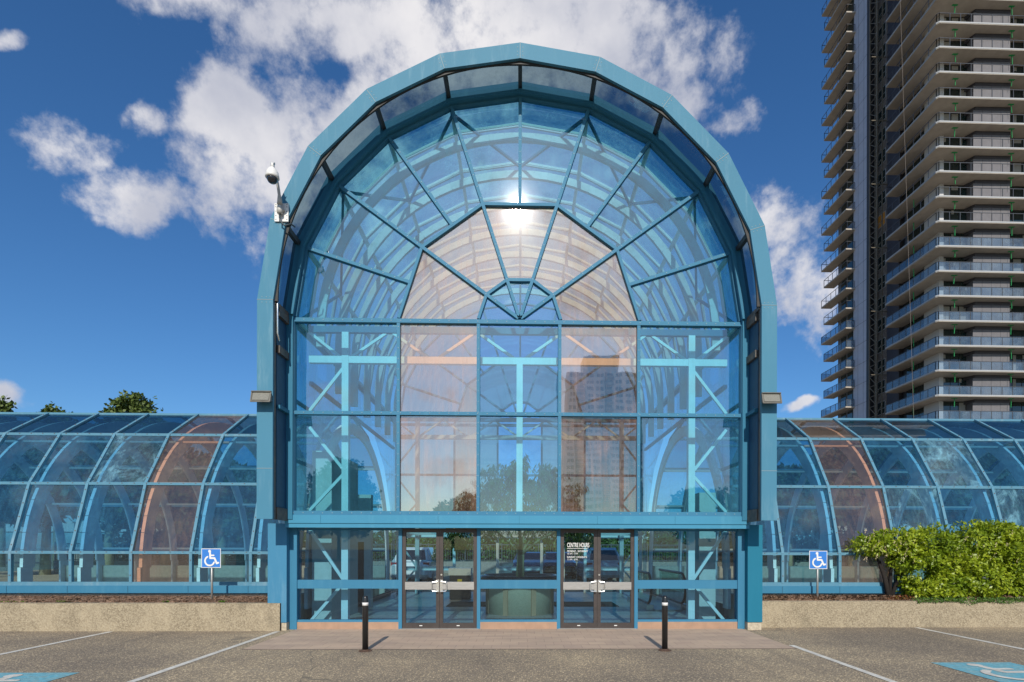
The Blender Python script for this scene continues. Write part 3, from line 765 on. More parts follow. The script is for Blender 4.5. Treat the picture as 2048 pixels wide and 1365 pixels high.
# ================================================================== PLANTERS
def concrete_mat():
    m = bpy.data.materials.new('exposed_aggregate_concrete'); m.use_nodes = True; m.node_tree.nodes.clear(); t = NT(m.node_tree)
    out = t.node('ShaderNodeOutputMaterial'); b = t.node('ShaderNodeBsdfPrincipled', i_Roughness=0.9)
    geo = t.node('ShaderNodeNewGeometry').outputs['Position']
    vo = t.node('ShaderNodeTexVoronoi', i_Vector=geo, i_Scale=52.0)
    rnd = t.node('ShaderNodeSeparateColor', i_0=vo.outputs['Color']).outputs[0]
    c = t.mixc(rnd, (0.20, 0.16, 0.105, 1), (0.37, 0.31, 0.215, 1))
    pit = t.ss(t.noise(geo, 40, 5, 0.7), 0.63, 0.74, 0, 0.8)
    c = t.mixc(pit, c, (0.10, 0.085, 0.06, 1))
    st = t.noise(t.vmath('MULTIPLY', geo, (1.2, 1.2, 0.7)).outputs[0], 2.2, 7, 0.65)
    c = t.mixc(t.ss(st, 0.42, 0.72, 0, 0.45), c, (0.44, 0.365, 0.25, 1))
    c = t.mixc(t.ss(t.noise(geo, 1.7, 6, .7), 0.52, 0.75, 0, 0.55), c, (0.15, 0.125, 0.085, 1))
    t.put(b.inputs['Base Color'], c)
    sp = t.node('ShaderNodeSeparateXYZ', i_0=geo)
    damp = t.math('MULTIPLY', t.ss(t.math('ADD', sp.outputs[2], t.math('MULTIPLY', t.noise(geo, 1.1, 5), 0.25)), 0.08, 0.26, 0.65, 0.0), 1.0)
    c = t.mixc(damp, c, (0.115, 0.10, 0.065, 1))
    jn = t.math('ABSOLUTE', t.math('SUBTRACT', t.math('FRACT', t.math('MULTIPLY', sp.outputs[0], 0.31)), 0.5))
    c = t.mixc(t.ss(jn, 0.0, 0.0022, 0.7, 0.0), c, (0.09, 0.075, 0.05, 1))
    bn = t.node('ShaderNodeBump', i_Strength=0.6, i_Distance=0.01, i_Height=vo.outputs['Distance']); t.l.new(bn.outputs[0], b.inputs['Normal'])
    t.l.new(b.outputs[0], out.inputs[0]); return m
M_AGG = concrete_mat()
M_MULCH = principled('bark_mulch', (0.17, 0.095, 0.058), 0.95, var=0.4, vscale=22, bump=1.0, bscale=55, col2=(0.27, 0.175, 0.115))
def planter(s_, label, ytop, yback, xe):
    P = thing('planter', (s_ * 9, 11, 0), label, 'planter')
    x0, x1 = sorted((s_ * xe, s_ * 26)); m_ = MB()
    m_.box(x0, x1, ytop, ytop + .16, 0, .545)
    xa, xb = sorted((s_ * xe, s_ * (xe + .16))); m_.box(xa, xb, ytop + .16, yback, 0, .544)
    m_.build('wall', M_AGG, P)
    m_ = MB(); xd = s_ * xe - s_ * .003; m_.quad((xd, ytop + .01, 0.0), (xd, yback, 0.0), (xd, yback, .54), (xd, ytop + .01, .54))
    m_.build('dark_end', principled('dark_end_tone', (.075, .06, .05), .9, var=.4, vscale=7), P)  # thin dark sheet over the planter's inner end
    return P
planter(-1, 'long low exposed aggregate concrete planter left of the doors with only mulch in it', 10.93, 11.5, 4.71)
planter(1, 'long low exposed aggregate concrete planter right of the doors with the shrub in it', 11.35, 11.85, 4.86)
def mulch(s_, y0, label):
    m_ = MB(); x0, x1 = 4.95, 26; nx, ny = 420, 16; y1 = 12.05
    for i in range(nx + 1):
        for k in range(ny + 1):
            x = x0 + (x1 - x0) * i / nx; y = y0 + (y1 - y0) * k / ny
            h = .535 + .07 * sin(pi * min(1, (y - y0) / (y1 - y0) * 1.1)) + .05 * noise.noise((x * 1.3, y * 2, s_)) + .03 * noise.noise((x * 9, y * 9, 3)) - (.05 if k == 0 else 0)
            h -= .10 * max(0, 1 - (x - x0) / .5)
            m_.v.append((s_ * x, y, h))
    w = ny + 1
    for i in range(nx):
        for k in range(ny):
            q = (i * w + k, (i + 1) * w + k, (i + 1) * w + k + 1, i * w + k + 1)
            m_.f.append(q if s_ > 0 else q[::-1])
    # loose bark chips
    for _ in range(5200):
        x = random.uniform(x0 + .1, 12); y = random.uniform(y0 + .02, y1 - .1); z = .548 + .065 * sin(pi * min(1, (y - y0) / (y1 - y0) * 1.1)) + random.uniform(-.01, .022)
        a = random.uniform(0, pi); L = random.uniform(.012, .045); w_ = random.uniform(.004, .012)
        dx, dy = cos(a) * L, sin(a) * L; ex, ey = -sin(a) * w_, cos(a) * w_; tz = random.uniform(-.015, .015)
        b = len(m_.v); X = s_ * x
        m_.v += [(X - dx - ex, y - dy - ey, z - tz), (X + dx - ex, y + dy - ey, z + tz), (X + dx + ex, y + dy + ey, z + tz + .006), (X - dx + ex, y - dy + ey, z - tz + .006)]
        m_.f.append((b, b + 1, b + 2, b + 3))
    tag(m_.build('mulch', M_MULCH), label, 'mulch', kind='stuff')
mulch(-1, 11.09, 'brown bark mulch in the left planter'); mulch(1, 11.51, 'brown bark mulch in the right planter')

# ================================================================== BOLLARDS
def bollard(x, y, label):
    B = thing('bollard', (x, y, 0), label, 'bollard', 'black bollards in front of the doors')
    m_ = MB(); m_.lathe((x, y, 0), [(.047, .012), (.047, .80), (.044, .815), (.042, .85), (.036, .872), (.020, .884), (.0005, .887)], 20)
    m_.build('post', principled('gloss_black_paint', (.012, .012, .013), .28, coat=.3), B, smooth=True)
    m_ = MB(); m_.lathe((x, y, 0), [(.0485, .725), (.0485, .775)], 20); m_.build('reflective_band', M_WHITEPL, B, smooth=True)
    m_ = MB(); m_.lathe((x, y, 0), [(.105, .0), (.105, .008), (.075, .012), (.05, .03)], 20); m_.build('base_flange', principled('rusty_plate', (.08, .045, .03), .8, var=.4, vscale=12), B)
    m_ = MB()
    for k in range(4): m_.lathe((x + .085 * cos(k * pi / 2 + .6), y + .085 * sin(k * pi / 2 + .6), 0), [(.011, .008), (.011, .02), (.004, .024)], 6)
    m_.build('bolt', principled('rusty_plate', (0, 0, 0)), B)
yb = EYE * F / (1302 - HOR)
bollard(x_at(731, yb), yb, 'black bollard with white band in front of the left door pair')
bollard(x_at(1330, yb), yb, 'black bollard with white band right of the right door pair')

# ================================================================== ACCESSIBLE PARKING SIGNS
M_POLE = principled('galvanised_pole', (.36, .36, .35), .5, metal=.6, var=.1)
M_SIGNB = principled('sign_blue', (.03, .17, .52), .4, var=.05)
def sign(x, y, zc, label):
    B = thing('parking_sign', (x, y, .5), label, 'sign', 'accessible parking signs')
    m_ = MB(); m_.tube([(x, y, .40), (x, y, zc + .14)], .022, 10); m_.build('pole', M_POLE, B, smooth=True)
    h = .195; m_ = MB(); yf = y - .032
    m_.box(x - h, x + h, yf, yf + .004, zc - h, zc + h); m_.build('panel', M_WHITEPL, B)
    h = .183; m_ = MB(); m_.box(x - h, x + h, yf - .002, yf + .001, zc - h, zc + h); m_.build('blue_field', M_SIGNB, B)
    m_ = MB(); isa_symbol(m_, lambda u, v, w: (x + u, yf - .003 - w, zc + v - .0), .35); m_.build('symbol', M_WHITEPL, B)
    m_ = MB()
    for dz in (-.15, .15): m_.tube([(x, yf - .006, zc + dz), (x, yf + .03, zc + dz)], .008, 8)
    m_.build('bolt', M_POLE, B)
sign(x_at(424, 11.35), 11.35, z_at(1118, 424, 11.35), 'blue wheelchair parking sign on a pole in the left planter')
sign(x_at(1635, 11.7), 11.7, z_at(1119, 1635, 11.7), 'blue wheelchair parking sign on a pole in the right planter beside the shrub')

# ================================================================== FLOODLIGHTS, CCTV, CONDUIT
M_LGRAY = principled('weathered_cast_alu', (.11, .105, .09), .5, metal=.3, var=.2)
M_LENS = principled('floodlight_lens', (.20, .195, .165), .25, var=.15, vscale=20)
def flood(px, py, label):
    y = 10.08; x = x_at(px, y); z = z_at(py, px, y)
    B = thing('floodlight', (x, y, z), label, 'floodlight', 'floodlights on the arch fascia')
    m_ = MB(); w, h = .17, .10
    v = [(-w, -.08, -h + .02), (w, -.08, -h + .02), (w, -.03, h), (-w, -.03, h), (-w * .8, .09, -h + .05), (w * .8, .09, -h + .05), (w * .8, .09, h - .01), (-w * .8, .09, h - .01)]
    m_.add([(x + a, y + b, z + c) for a, b, c in v], [(0, 1, 2, 3), (7, 6, 5, 4), (0, 4, 5, 1), (1, 5, 6, 2), (2, 6, 7, 3), (3, 7, 4, 0)])
    m_.bar((x - w - .005, y - .085, z - h + .01), (x + w + .005, y - .085, z - h + .01), .02, .02); m_.bar((x - w - .005, y - .035, z + h + .004), (x + w + .005, y - .035, z + h + .004), .05, .018)
    for e in (-1, 1): m_.bar((x + e * w, y - .083, z - h + .01), (x + e * w, y - .033, z + h), .02, .02, (1, 0, 0))
    m_.build('housing', M_LGRAY, B)
    m_ = MB(); q = .86
    m_.add([(x + a * q, y + b - .006, z + c * .82 + .003) for a, b, c in v[:4]], [(0, 1, 2, 3)]); m_.build('lens', M_LENS, B)
    m_ = MB(); m_.box(x - .04, x + .04, y + .06, YF - .001, z - .035, z + .035); m_.build('bracket', M_LGRAY, B)
flood(524, 797, 'rectangular floodlight mounted on the left leg of the teal arch fascia')
flood(1540, 798, 'rectangular floodlight mounted on the right leg of the teal arch fascia')
y = YF - .02
CX, CZ = x_at(562, y), z_at(427, 562, y)
B = thing('security_camera', (CX, y, CZ), 'white dome security camera on a curved arm beside the arch', 'security camera')
m_ = MB(); m_.box(CX - .125, CX + .125, y - .012, y + .015, CZ - .165, CZ + .165); m_.build('mounting_plate', M_WHITEPL, B)
m_ = MB()
for dz in (-.13, -.06, .02, .1, .14):
    for dx in (-.1, .1): m_.box(CX + dx - .007, CX + dx + .007, y - .016, y - .01, CZ + dz - .007, CZ + dz + .007)
m_.build('bolt', M_DARKF, B)
pts = [(CX + .0, y - .06, CZ - .08), (CX + .0, y - .07, CZ + .12)]
tx, tz = x_at(543, y - .45), z_at(330, 543, y - .45)
m_ = MB()
A0 = Vector((CX + .0, y - .08, CZ + .10)); A1 = Vector((CX + .02, y - .12, CZ + .42)); A2 = Vector((CX - .06, y - .3, CZ + .75)); A3 = Vector((tx, y - .45, tz))
cv = []
for k in range(13):
    s = k / 12; cv.append(A0 * (1 - s) ** 3 + A1 * 3 * s * (1 - s) ** 2 + A2 * 3 * s * s * (1 - s) + A3 * s ** 3)
m_.tube(cv, [.048, .04] + [.026] * 11, 10); m_.lathe((CX, y - .075, CZ), [(.05, -.06), (.05, .02), (.035, .06), (.035, .14)], 12)
m_.bar((CX, y - .075, CZ + .02), (CX, y - .01, CZ + .02), .12, .05)
m_.build('arm', principled('grey_arm', (.42, .41, .38), .45, var=.1), B, smooth=True)
m_ = MB(); c = (tx, y - .45, tz); m_.tube([(tx + .03, y - .45, tz), (tx, y - .45, tz + .02), (tx - .0, y - .45, tz - .06)], .03, 10)
m_.lathe(c, [(.03, -.05), (.06, -.08), (.10, -.14), (.112, -.20), (.118, -.235), (.10, -.25)], 20); m_.build('dome_housing', M_WHITEPL, B, smooth=True)
m_ = MB(); m_.lathe(c, [(.095, -.245), (.09, -.275), (.07, -.31), (.04, -.332), (.003, -.34)][::-1], 20); m_.build('dome_lens', principled('smoked_dome', (.01, .012, .02), .08, coat=1), B, smooth=True)
m_ = MB(); m_.tube([(CX, y - .07, CZ - .06), (CX, y - .08, CZ - .2), (CX + .08, y - .06, CZ - .27), (CX + .18, y - .03, CZ - .22), (CX + .2, y + .1, CZ - .2)], .014, 8); m_.build('cable', M_DARKF, B, smooth=True)
m_ = MB(); xx = -4.47
m_.tube([(xx, YF + .17, 7.6), (xx - .02, YF + .16, 6.6), (xx - .03, YF + .12, 6.3), (xx - .03, YF + .12, 5.62), (xx - .02, YF + .18, 5.5)], .018, 8)
tag(m_.build('conduit', M_CHROME, smooth=True), 'thin shiny conduit pipe running down inside the left leg of the arch', 'conduit')

# ================================================================== INSIDE THE HALL: round planter, tree, escalator
PX, PY = x_at(1040, 14.0), 14.0
B = thing('tree_planter', (PX, PY, 0), 'round beige tiled planter drum with dark rim inside the hall', 'planter')
m_ = MB(); m_.lathe((PX, PY, .012), [(.86, 0), (.86, .70), (.88, .72)], 40); m_.build('drum', principled('sand_tile_drum', (.60, .47, .33), .6, var=.12, vscale=9, stretch=(1, 1, 4)), B, smooth=True)
m_ = MB()
for a in range(0, 360, 45): m_.bar((PX + .87 * cos(radians(a + 22)), PY + .87 * sin(radians(a + 22)), .02), (PX + .87 * cos(radians(a + 22)), PY + .87 * sin(radians(a + 22)), .7), .12, .05, (cos(radians(a + 22)), sin(radians(a + 22)), 0))
m_.build('drum_band', principled('tan_tile', (.42, .24, .14), .6), B)
m_ = MB(); m_.lathe((PX, PY, .012), [(.86, .70), (.98, .80), (1.02, .90), (.99, .95), (.90, .95), (.88, .86), (.001, .84)], 40); m_.build('rim', principled('dark_bowl', (.012, .014, .018), .2, coat=.4), B, smooth=True)

def leaf(mb, c, L, w, d, nrm):
    d = d.normalized(); s = d.cross(nrm)
    if s.length < 1e-4: s = d.orthogonal()
    s.normalize(); b = len(mb.v)
    mb.v += [tuple(c), tuple(c + d * L * .5 + s * w), tuple(c + d * L), tuple(c + d * L * .5 - s * w)]
    mb.f.append((b, b + 1, b + 2, b + 3))
def rv(): 
    while True:
        v = Vector((random.uniform(-1, 1), random.uniform(-1, 1), random.uniform(-1, 1)))
        if .05 < v.length < 1: return v.normalized()
def foliage_mat(name, c1, c2, c3, rough=.5, trans=.25, scale=3.0):
    m = bpy.data.materials.new(name); m.use_nodes = True; m.node_tree.nodes.clear(); t = NT(m.node_tree)
    out = t.node('ShaderNodeOutputMaterial'); b = t.node('ShaderNodeBsdfPrincipled', i_Roughness=rough)
    geo = t.node('ShaderNodeNewGeometry')
    r = geo.outputs['Random Per Island']
    c = t.mixc(r, (*c1, 1), (*c2, 1)); c = t.mixc(t.ss(t.noise(geo.outputs['Position'], scale, 3), .42, .68), c, (*c3, 1))
    t.put(b.inputs['Base Color'], c)
    tl = t.node('ShaderNodeBsdfTranslucent'); t.put(tl.inputs[0], c)
    mx = t.node('ShaderNodeMixShader', i_0=trans, i_1=b.outputs[0], i_2=tl.outputs[0]); t.l.new(mx.outputs[0], out.inputs[0]); return m
M_TRUNK = principled('bark', (.27, .24, .14), .9, var=.3, vscale=14, bump=.5)
F_IN = foliage_mat('drooping_green_leaves', (.035, .085, .02), (.085, .15, .03), (.05, .10, .025), .35)
B = thing('indoor_tree', (PX, PY, .85), 'leafy tree with a forked trunk growing in the round planter inside the hall', 'tree')
m_ = MB(); base = Vector((PX, PY, .86))
m_.tube([base, base + Vector((.01, 0, .35)), base + Vector((.02, 0, .62))], [.12, .10, .095], 10)
fork = base + Vector((.02, 0, .60)); tips = []
for a, lean, up, r in ((200, .30, .55, .045), (170, .8, .75, .04), (20, .45, .65, .045), (60, .3, .9, .04), (340, .95, .65, .04), (90, .9, .5, .035), (270, .7, .7, .035), (120, .2, 1.3, .035)):
    d = Vector((cos(radians(a)) * lean, sin(radians(a)) * lean * .8, up))
    p1 = fork + d * .4 + Vector((0, 0, .05)); p2 = fork + d * .9; p3 = fork + d * 1.5 + Vector((0, 0, .1))
    m_.tube([fork, p1, p2, p3], [r, r * .8, r * .55, r * .2], 7); tips += [p1, p2, p3]
m_.build('trunk', M_TRUNK, B, smooth=True)
lf = MB(); random.seed(3)
cl = [(0, 0, 2.25, 1.5, .95), (-.9, 0, 2.0, .8, .75), (.95, .1, 1.95, .85, .8), (.25, 0, 3.0, .55, .5), (-.5, .1, 2.75, .7, .5), (1.3, 0, 2.3, .5, .5), (-1.45, 0, 1.65, .5, .5), (.75, -.2, 2.6, .6, .55), (-1.6, -.1, 1.2, .3, .3), (1.5, 0, 1.5, .5, .45)]
for cx, cy, cz, rr, rz in cl:
    for _ in range(int(620 * rr * rr + 120)):
        v = rv() * (random.random() ** .35); p = Vector((PX + cx + v.x * rr, PY + cy + v.y * rr * .8, .86 + cz + v.z * rz - .3))
        if noise.noise(p * 1.9) < -.12 or p.z < 1.60 + .35 * noise.noise(p * 1.3) or (p.z < 1.95 and abs(p.x - PX) < .5): continue
        for _k in range(5):
            dd = Vector((random.uniform(-.7, .7), random.uniform(-.7, .7), -random.uniform(.35, 1.1)))
            leaf(lf, p + rv() * .05, random.uniform(.10, .17), random.uniform(.012, .02), dd, rv())
lf.build('crown', F_IN, B)

# escalator end at the right
ex, ey = x_at(1335, 14.4), 14.4
B = thing('escalator', (ex, ey, 0), 'escalator end with glass balustrades and black handrails behind the right lower panes', 'escalator')
for dx in (-.45, .45):
    m_ = MB(); xx = ex + dx
    pts = [(xx, ey + 2.6, .98), (xx, ey + .3, .98)] + [(xx, ey + .3 - .40 * sin(radians(t)), .58 + .40 * cos(radians(t))) for t in range(15, 180, 15)] + [(xx, ey + .3, .18), (xx, ey + 2.6, .18)]
    m_.tube(pts, .035, 8); m_.build('handrail', principled('black_rubber', (.012, .012, .013), .4), B, smooth=True)
    m_ = MB(); pl = [(ey + .3 - .37 * sin(radians(t)), .58 + .37 * cos(radians(t))) for t in range(0, 181, 15)] + [(ey + 2.6, .2), (ey + 2.6, .95)]
    m_.quad(*[(xx, a, b) for a, b in pl]); m_.build('balustrade', glass('balustrade_glass', (.45, .75, .65), .08, .06, (.2, .5, .4)), B)
m_ = MB(); m_.box(ex - .55, ex - .36, ey, ey + 2.6, .012, .16); m_.box(ex + .36, ex + .55, ey, ey + 2.6, .012, .16); m_.box(ex - .36, ex + .36, ey - .2, ey + 2.6, .012, .05)
m_.build('skirt', principled('brushed_steel', (.4, .4, .4), .35, metal=.9), B)

# ================================================================== SHRUB, GROUND COVER
F_SHRUB = foliage_mat('bright_laurel_leaves', (.19, .275, .012), (.44, .51, .03), (.16, .24, .01), .42, .3, 2.2)
def blob_foliage(lf, blobs, per, L, w, bias, clip=None, gap=None):
    for (cx, cy, cz, rx, ry, rz) in blobs:
        n = int(per * (rx * rz + rx * ry + ry * rz))
        for _ in range(n):
            v = rv(); k = .72 + .34 * random.random() if random.random() < .75 else random.random() ** .4
            lump = 1 + .30 * noise.noise(Vector((cx, cy, cz)) + v * 2.1) + .14 * noise.noise(v * 6 + Vector((cz, cx, 0)))
            p = Vector((cx + v.x * rx * k * lump, cy + v.y * ry * k * lump, cz + v.z * rz * k * lump))
            if clip and not clip(p): continue
            if gap is not None and noise.noise(p * gap[0]) < gap[1]: continue
            out_ = Vector((v.x, v.y * 1.0, v.z)); d0 = (out_ * .7 + rv() * .7 + Vector(bias)).normalized()
            for _k in range(4):
                d = (d0 * .8 + rv() * .8).normalized()
                leaf(lf, p + rv() * L * .3, L * random.uniform(.7, 1.25), w * random.uniform(.8, 1.2), d, (out_ + rv() * .7))
random.seed(11)
shY = 11.85
def bx(px, py, rx, rz, ry=.42, Y=shY): return (x_at(px, Y), Y, z_at(py, px, Y), rx, ry, rz)
SB = thing('shrub', (x_at(1880, shY), shY, .5), 'large bright green leafy shrub in the right planter in front of the glass walkway', 'shrub')
lf = MB()
blobs = [bx(1745, 1090, .42, .22), bx(1790, 1085, .55, .30), bx(1850, 1095, .65, .42), bx(1900, 1130, .7, .55), bx(1850, 1145, .45, .40), bx(1950, 1100, .75, .52), bx(1990, 1085, .65, .42), bx(2030, 1100, .6, .5),
         bx(1960, 1160, .9, .40), bx(2060, 1140, .8, .6), bx(2130, 1120, .8, .7), bx(2130, 1170, .9, .4), bx(1840, 1175, .45, .20), bx(1835, 1145, .42, .45), bx(1812, 1118, .42, .28), bx(1860, 1180, .5, .25), bx(1890, 1175, .5, .28), bx(1995, 1065, .32, .22), bx(2240, 1130, .9, .65), bx(2350, 1150, .8, .5)]
blob_foliage(lf, blobs, 1500, .088, .020, (0, -.25, -.25), gap=(2.1, -.34), clip=lambda p: 11.36 < p.y < 11.98 or p.z > 1.75 and p.y < 12.1 and p.y > 11.3)
for px_, py_ in ((1830, 1050), (1860, 1050), (1905, 1050), (1925, 1052), (1985, 1048), (2010, 1050), (1960, 1050)):     # shoots on top
    X, Z = x_at(px_, shY), z_at(py_, px_, shY)
    for k in range(16): leaf(lf, Vector((X + random.uniform(-.05, .05), shY - .1 + random.uniform(-.05, .05), Z - .22 + k * .017)), .07, .014, rv() + Vector((0, 0, .6)), rv())
lf.build('crown', F_SHRUB, SB)
fl_ = MB()      # pale flower spikes
for _ in range(60):
    px_ = random.choice([random.uniform(1725, 1830), random.uniform(1725, 1830), random.uniform(1900, 2040)]); py_ = random.uniform(1062, 1125)
    Yf = shY - .44 + random.uniform(0, .05); p = Vector((x_at(px_, Yf), Yf, z_at(py_, px_, Yf))); d = (Vector((random.uniform(-.4, .4), -.5, 1))).normalized()
    for k in range(9):
        leaf(fl_, p + d * k * .011, .016, .008, rv(), rv())
fl_.build('flower_spikes', principled('cream_flowers', (.62, .50, .30), .7), SB)
st_ = MB()
for px_, py_ in ((1745, 1095), (1790, 1070), (1850, 1080), (1760, 1120), (1900, 1090), (1960, 1070), (2040, 1090)):
    b0 = Vector((x_at(1778 if px_ < 1870 else 1960, shY), shY, .48)); e0 = Vector((x_at(px_, shY), shY, z_at(py_, px_, shY)))
    st_.tube([b0, b0 * .7 + e0 * .3 + Vector((0, 0, .2)), b0 * .3 + e0 * .7 + Vector((0, 0, .12)), e0], [.05, .035, .022, .01], 7)
st_.build('stems', principled('dark_stems', (.014, .010, .008), .9), SB, smooth=True)
rd = MB(); random.seed(5)
for _ in range(420):
    px_ = random.uniform(1775, 1850); Yf = 11.55 + random.uniform(0, .15); p = Vector((x_at(px_, Yf), Yf, .53 + random.uniform(0, .12) * (1 - abs(px_ - 1812) / 60)))
    leaf(rd, p, .05, .016, rv() + Vector((0, -.4, .6)), rv())
tag(rd.build('low_plant', foliage_mat('reddish_leaves', (.28, .05, .025), (.16, .20, .03), (.30, .10, .05), .5, .2, 8)), 'low plant with reddish leaves at the foot of the shrub', 'plant')
iv = MB()
for _ in range(9000):
    X = random.uniform(x_at(1830, 11.4), 22); u = random.random()
    drop = max(0, noise.noise((X * 2.6, 0, 0)) * .12 + .03) * (1.0 if X > 9 else .6)
    if u < .55: p = Vector((X, random.uniform(11.34, 11.6), .56 + random.uniform(0, .05)))
    else: p = Vector((X, 11.335 - random.uniform(0, .02), .56 - random.random() * drop))
    leaf(iv, p, .035, .010, rv() + Vector((0, -.6, .1)), rv() + Vector((0, -1, 0)))
tag(iv.build('ground_cover', foliage_mat('creeping_green', (.05, .13, .015), (.11, .20, .03), (.06, .14, .02), .5, .2, 6)), 'fine green creeper spilling over the right planter edge', 'ground cover', kind='stuff')
gr = MB()
for _ in range(900):
    X = random.choice([random.gauss(x_at(25, 11.2), .17), random.gauss(x_at(130, 11.2), .05), random.gauss(x_at(360, 11.6), .03), random.gauss(x_at(468, 11.6), .03)])
    leaf(gr, Vector((X, 11.12 + abs(random.gauss(0, .08)), .545)), random.uniform(.02, .05), .006, rv() * .6 + Vector((0, 0, .8)), rv())
tag(gr.build('weeds', foliage_mat('weed_green', (.09, .20, .02), (.16, .28, .03), (.1, .2, .02))), 'small green weeds in the left mulch bed', 'weeds', kind='stuff')

# ================================================================== TREES BEHIND
F_BACK = foliage_mat('background_foliage', (.055, .095, .018), (.12, .165, .03), (.08, .12, .022), .6, .15, .8)
F_DARK = foliage_mat('dark_hedge_foliage', (.018, .04, .012), (.045, .075, .02), (.03, .055, .014), .6, .1, .8)
def back_tree(px, ptop, Y, w, seed, label, h=None, mat=F_BACK, per=60, L=.34, name='tree'):
    random.seed(seed); X = x_at(px, Y); H = z_at(ptop, px, Y); r = w / 2
    T = thing(name, (X, Y, 0), label, 'tree', 'trees behind the glass walkways')
    m_ = MB(); m_.tube([(X, Y, 0), (X + .1, Y, H * .35), (X, Y, H * .75)], [.28, .2, .08], 8)
    for k in range(6):
        a = k * 1.1; z = H * (.35 + .07 * k); m_.tube([(X, Y, z), (X + cos(a) * r * .5, Y + sin(a) * r * .5, z + H * .15)], [.1, .03], 6)
    m_.build('trunk', M_TRUNK, T, smooth=True)
    lf = MB(); bl = [(X, Y, H * .70, r * .85, r * .8, H * .28)]
    for k in range(8):
        a = random.uniform(0, 2 * pi); bl.append((X + cos(a) * r * .5, Y + sin(a) * r * .4, H * random.uniform(.5, .84), r * .5, r * .5, H * .14))
    bl.append((X, Y, H * .87, r * .45, r * .45, H * .13))
    blob_foliage(lf, bl, per, L, L * .32, (0, 0, 0), gap=(.9, -.22))
    lf.build('crown', mat, T)
back_tree(265, 786, 42, 4.6, 1, 'round green tree top rising over the left walkway roof')
back_tree(112, 816, 48, 3.4, 2, 'low tree top just showing over the left walkway roof')
back_tree(2, 802, 46, 3.4, 3, 'tree top at the left edge of the photo above the walkway')
DT = [(-40, 900, 30, 7.5), (90, 880, 33, 7.5), (215, 890, 30, 7), (330, 905, 33, 7), (440, 930, 31, 6.5),
      (1575, 940, 32, 6), (1700, 900, 34, 7.5), (1840, 880, 32, 7.5), (1990, 890, 34, 8)]
dl = ['dark green tree seen through the leftmost walkway bays', 'dark tree seen through the second walkway bay from the left', 'dark green tree seen through the middle of the left walkway', 'dark tree seen through the bronze bay of the left walkway', 'dark tree seen through the left walkway nearest the hall',
      'bare looking dark tree seen through the right walkway nearest the hall', 'dark tree seen through the bronze bay of the right walkway', 'dark tree seen through the right walkway above the shrub', 'dark tree seen through the rightmost walkway bays']
for i, (px, pt, Y, w) in enumerate(DT): back_tree(px, pt, Y, w, 20 + i, dl[i], mat=F_DARK, per=44, L=.45)

# fence, low wall, guideway, hedge beyond the hall
m_ = MB(); m_.box(-30, 34, 36.0, 36.3, 0, .75)
tag(m_.build('low_wall', principled('grey_concrete_wall', (.20, .20, .18), .9, var=.15)), 'long grey concrete wall beyond the hall under the black fence', 'wall')
B = thing('fence', (0, 36.1, .75), 'long black bar fence on the concrete wall beyond the hall', 'fence')
m_ = MB(); x = -30
while x < 34: m_.box(x - .012, x + .012, 36.13, 36.16, .75, 1.85); x += .16
m_.build('bars', M_DARKF, B)
m_ = MB(); m_.box(-30, 34, 36.12, 36.17, 1.82, 1.88); m_.box(-30, 34, 36.12, 36.17, .8, .85)
x = -30
while x < 34: m_.box(x - .035, x + .035, 36.11, 36.18, .75, 1.95); x += 2.4
m_.build('rails', M_DARKF, B)
B = thing('guideway', (0, 52, 0), 'pale concrete elevated guideway on round pillars beyond the hall', 'guideway')
m_ = MB(); m_.box(-60, 60, 50, 54, 3.0, 3.9); m_.build('deck', principled('pale_guideway_concrete', (.45, .45, .42), .85, var=.08), B)
for px in (880, 992, 1081, 1190):
    m_ = MB(); X = x_at(px, 51); m_.tube([(X, 51, 0), (X, 51, 3.0)], .35, 14); m_.build('pillar', principled('pale_guideway_concrete', (0, 0, 0)), B, smooth=True)
random.seed(9)
hd = MB(); blob_foliage(hd, [(x, 40 + random.uniform(-1, 1), 1.3, 3.4, 1.4, 1.0 + random.uniform(0, .9)) for x in range(-27, 33, 4)], 80, .3, .10, (0, 0, 0))
tag(hd.build('hedge', foliage_mat('hedge_green', (.03, .08, .015), (.06, .13, .02), (.04, .09, .015), .6, .15, 1)), 'long green hedge beyond the black fence', 'hedge')

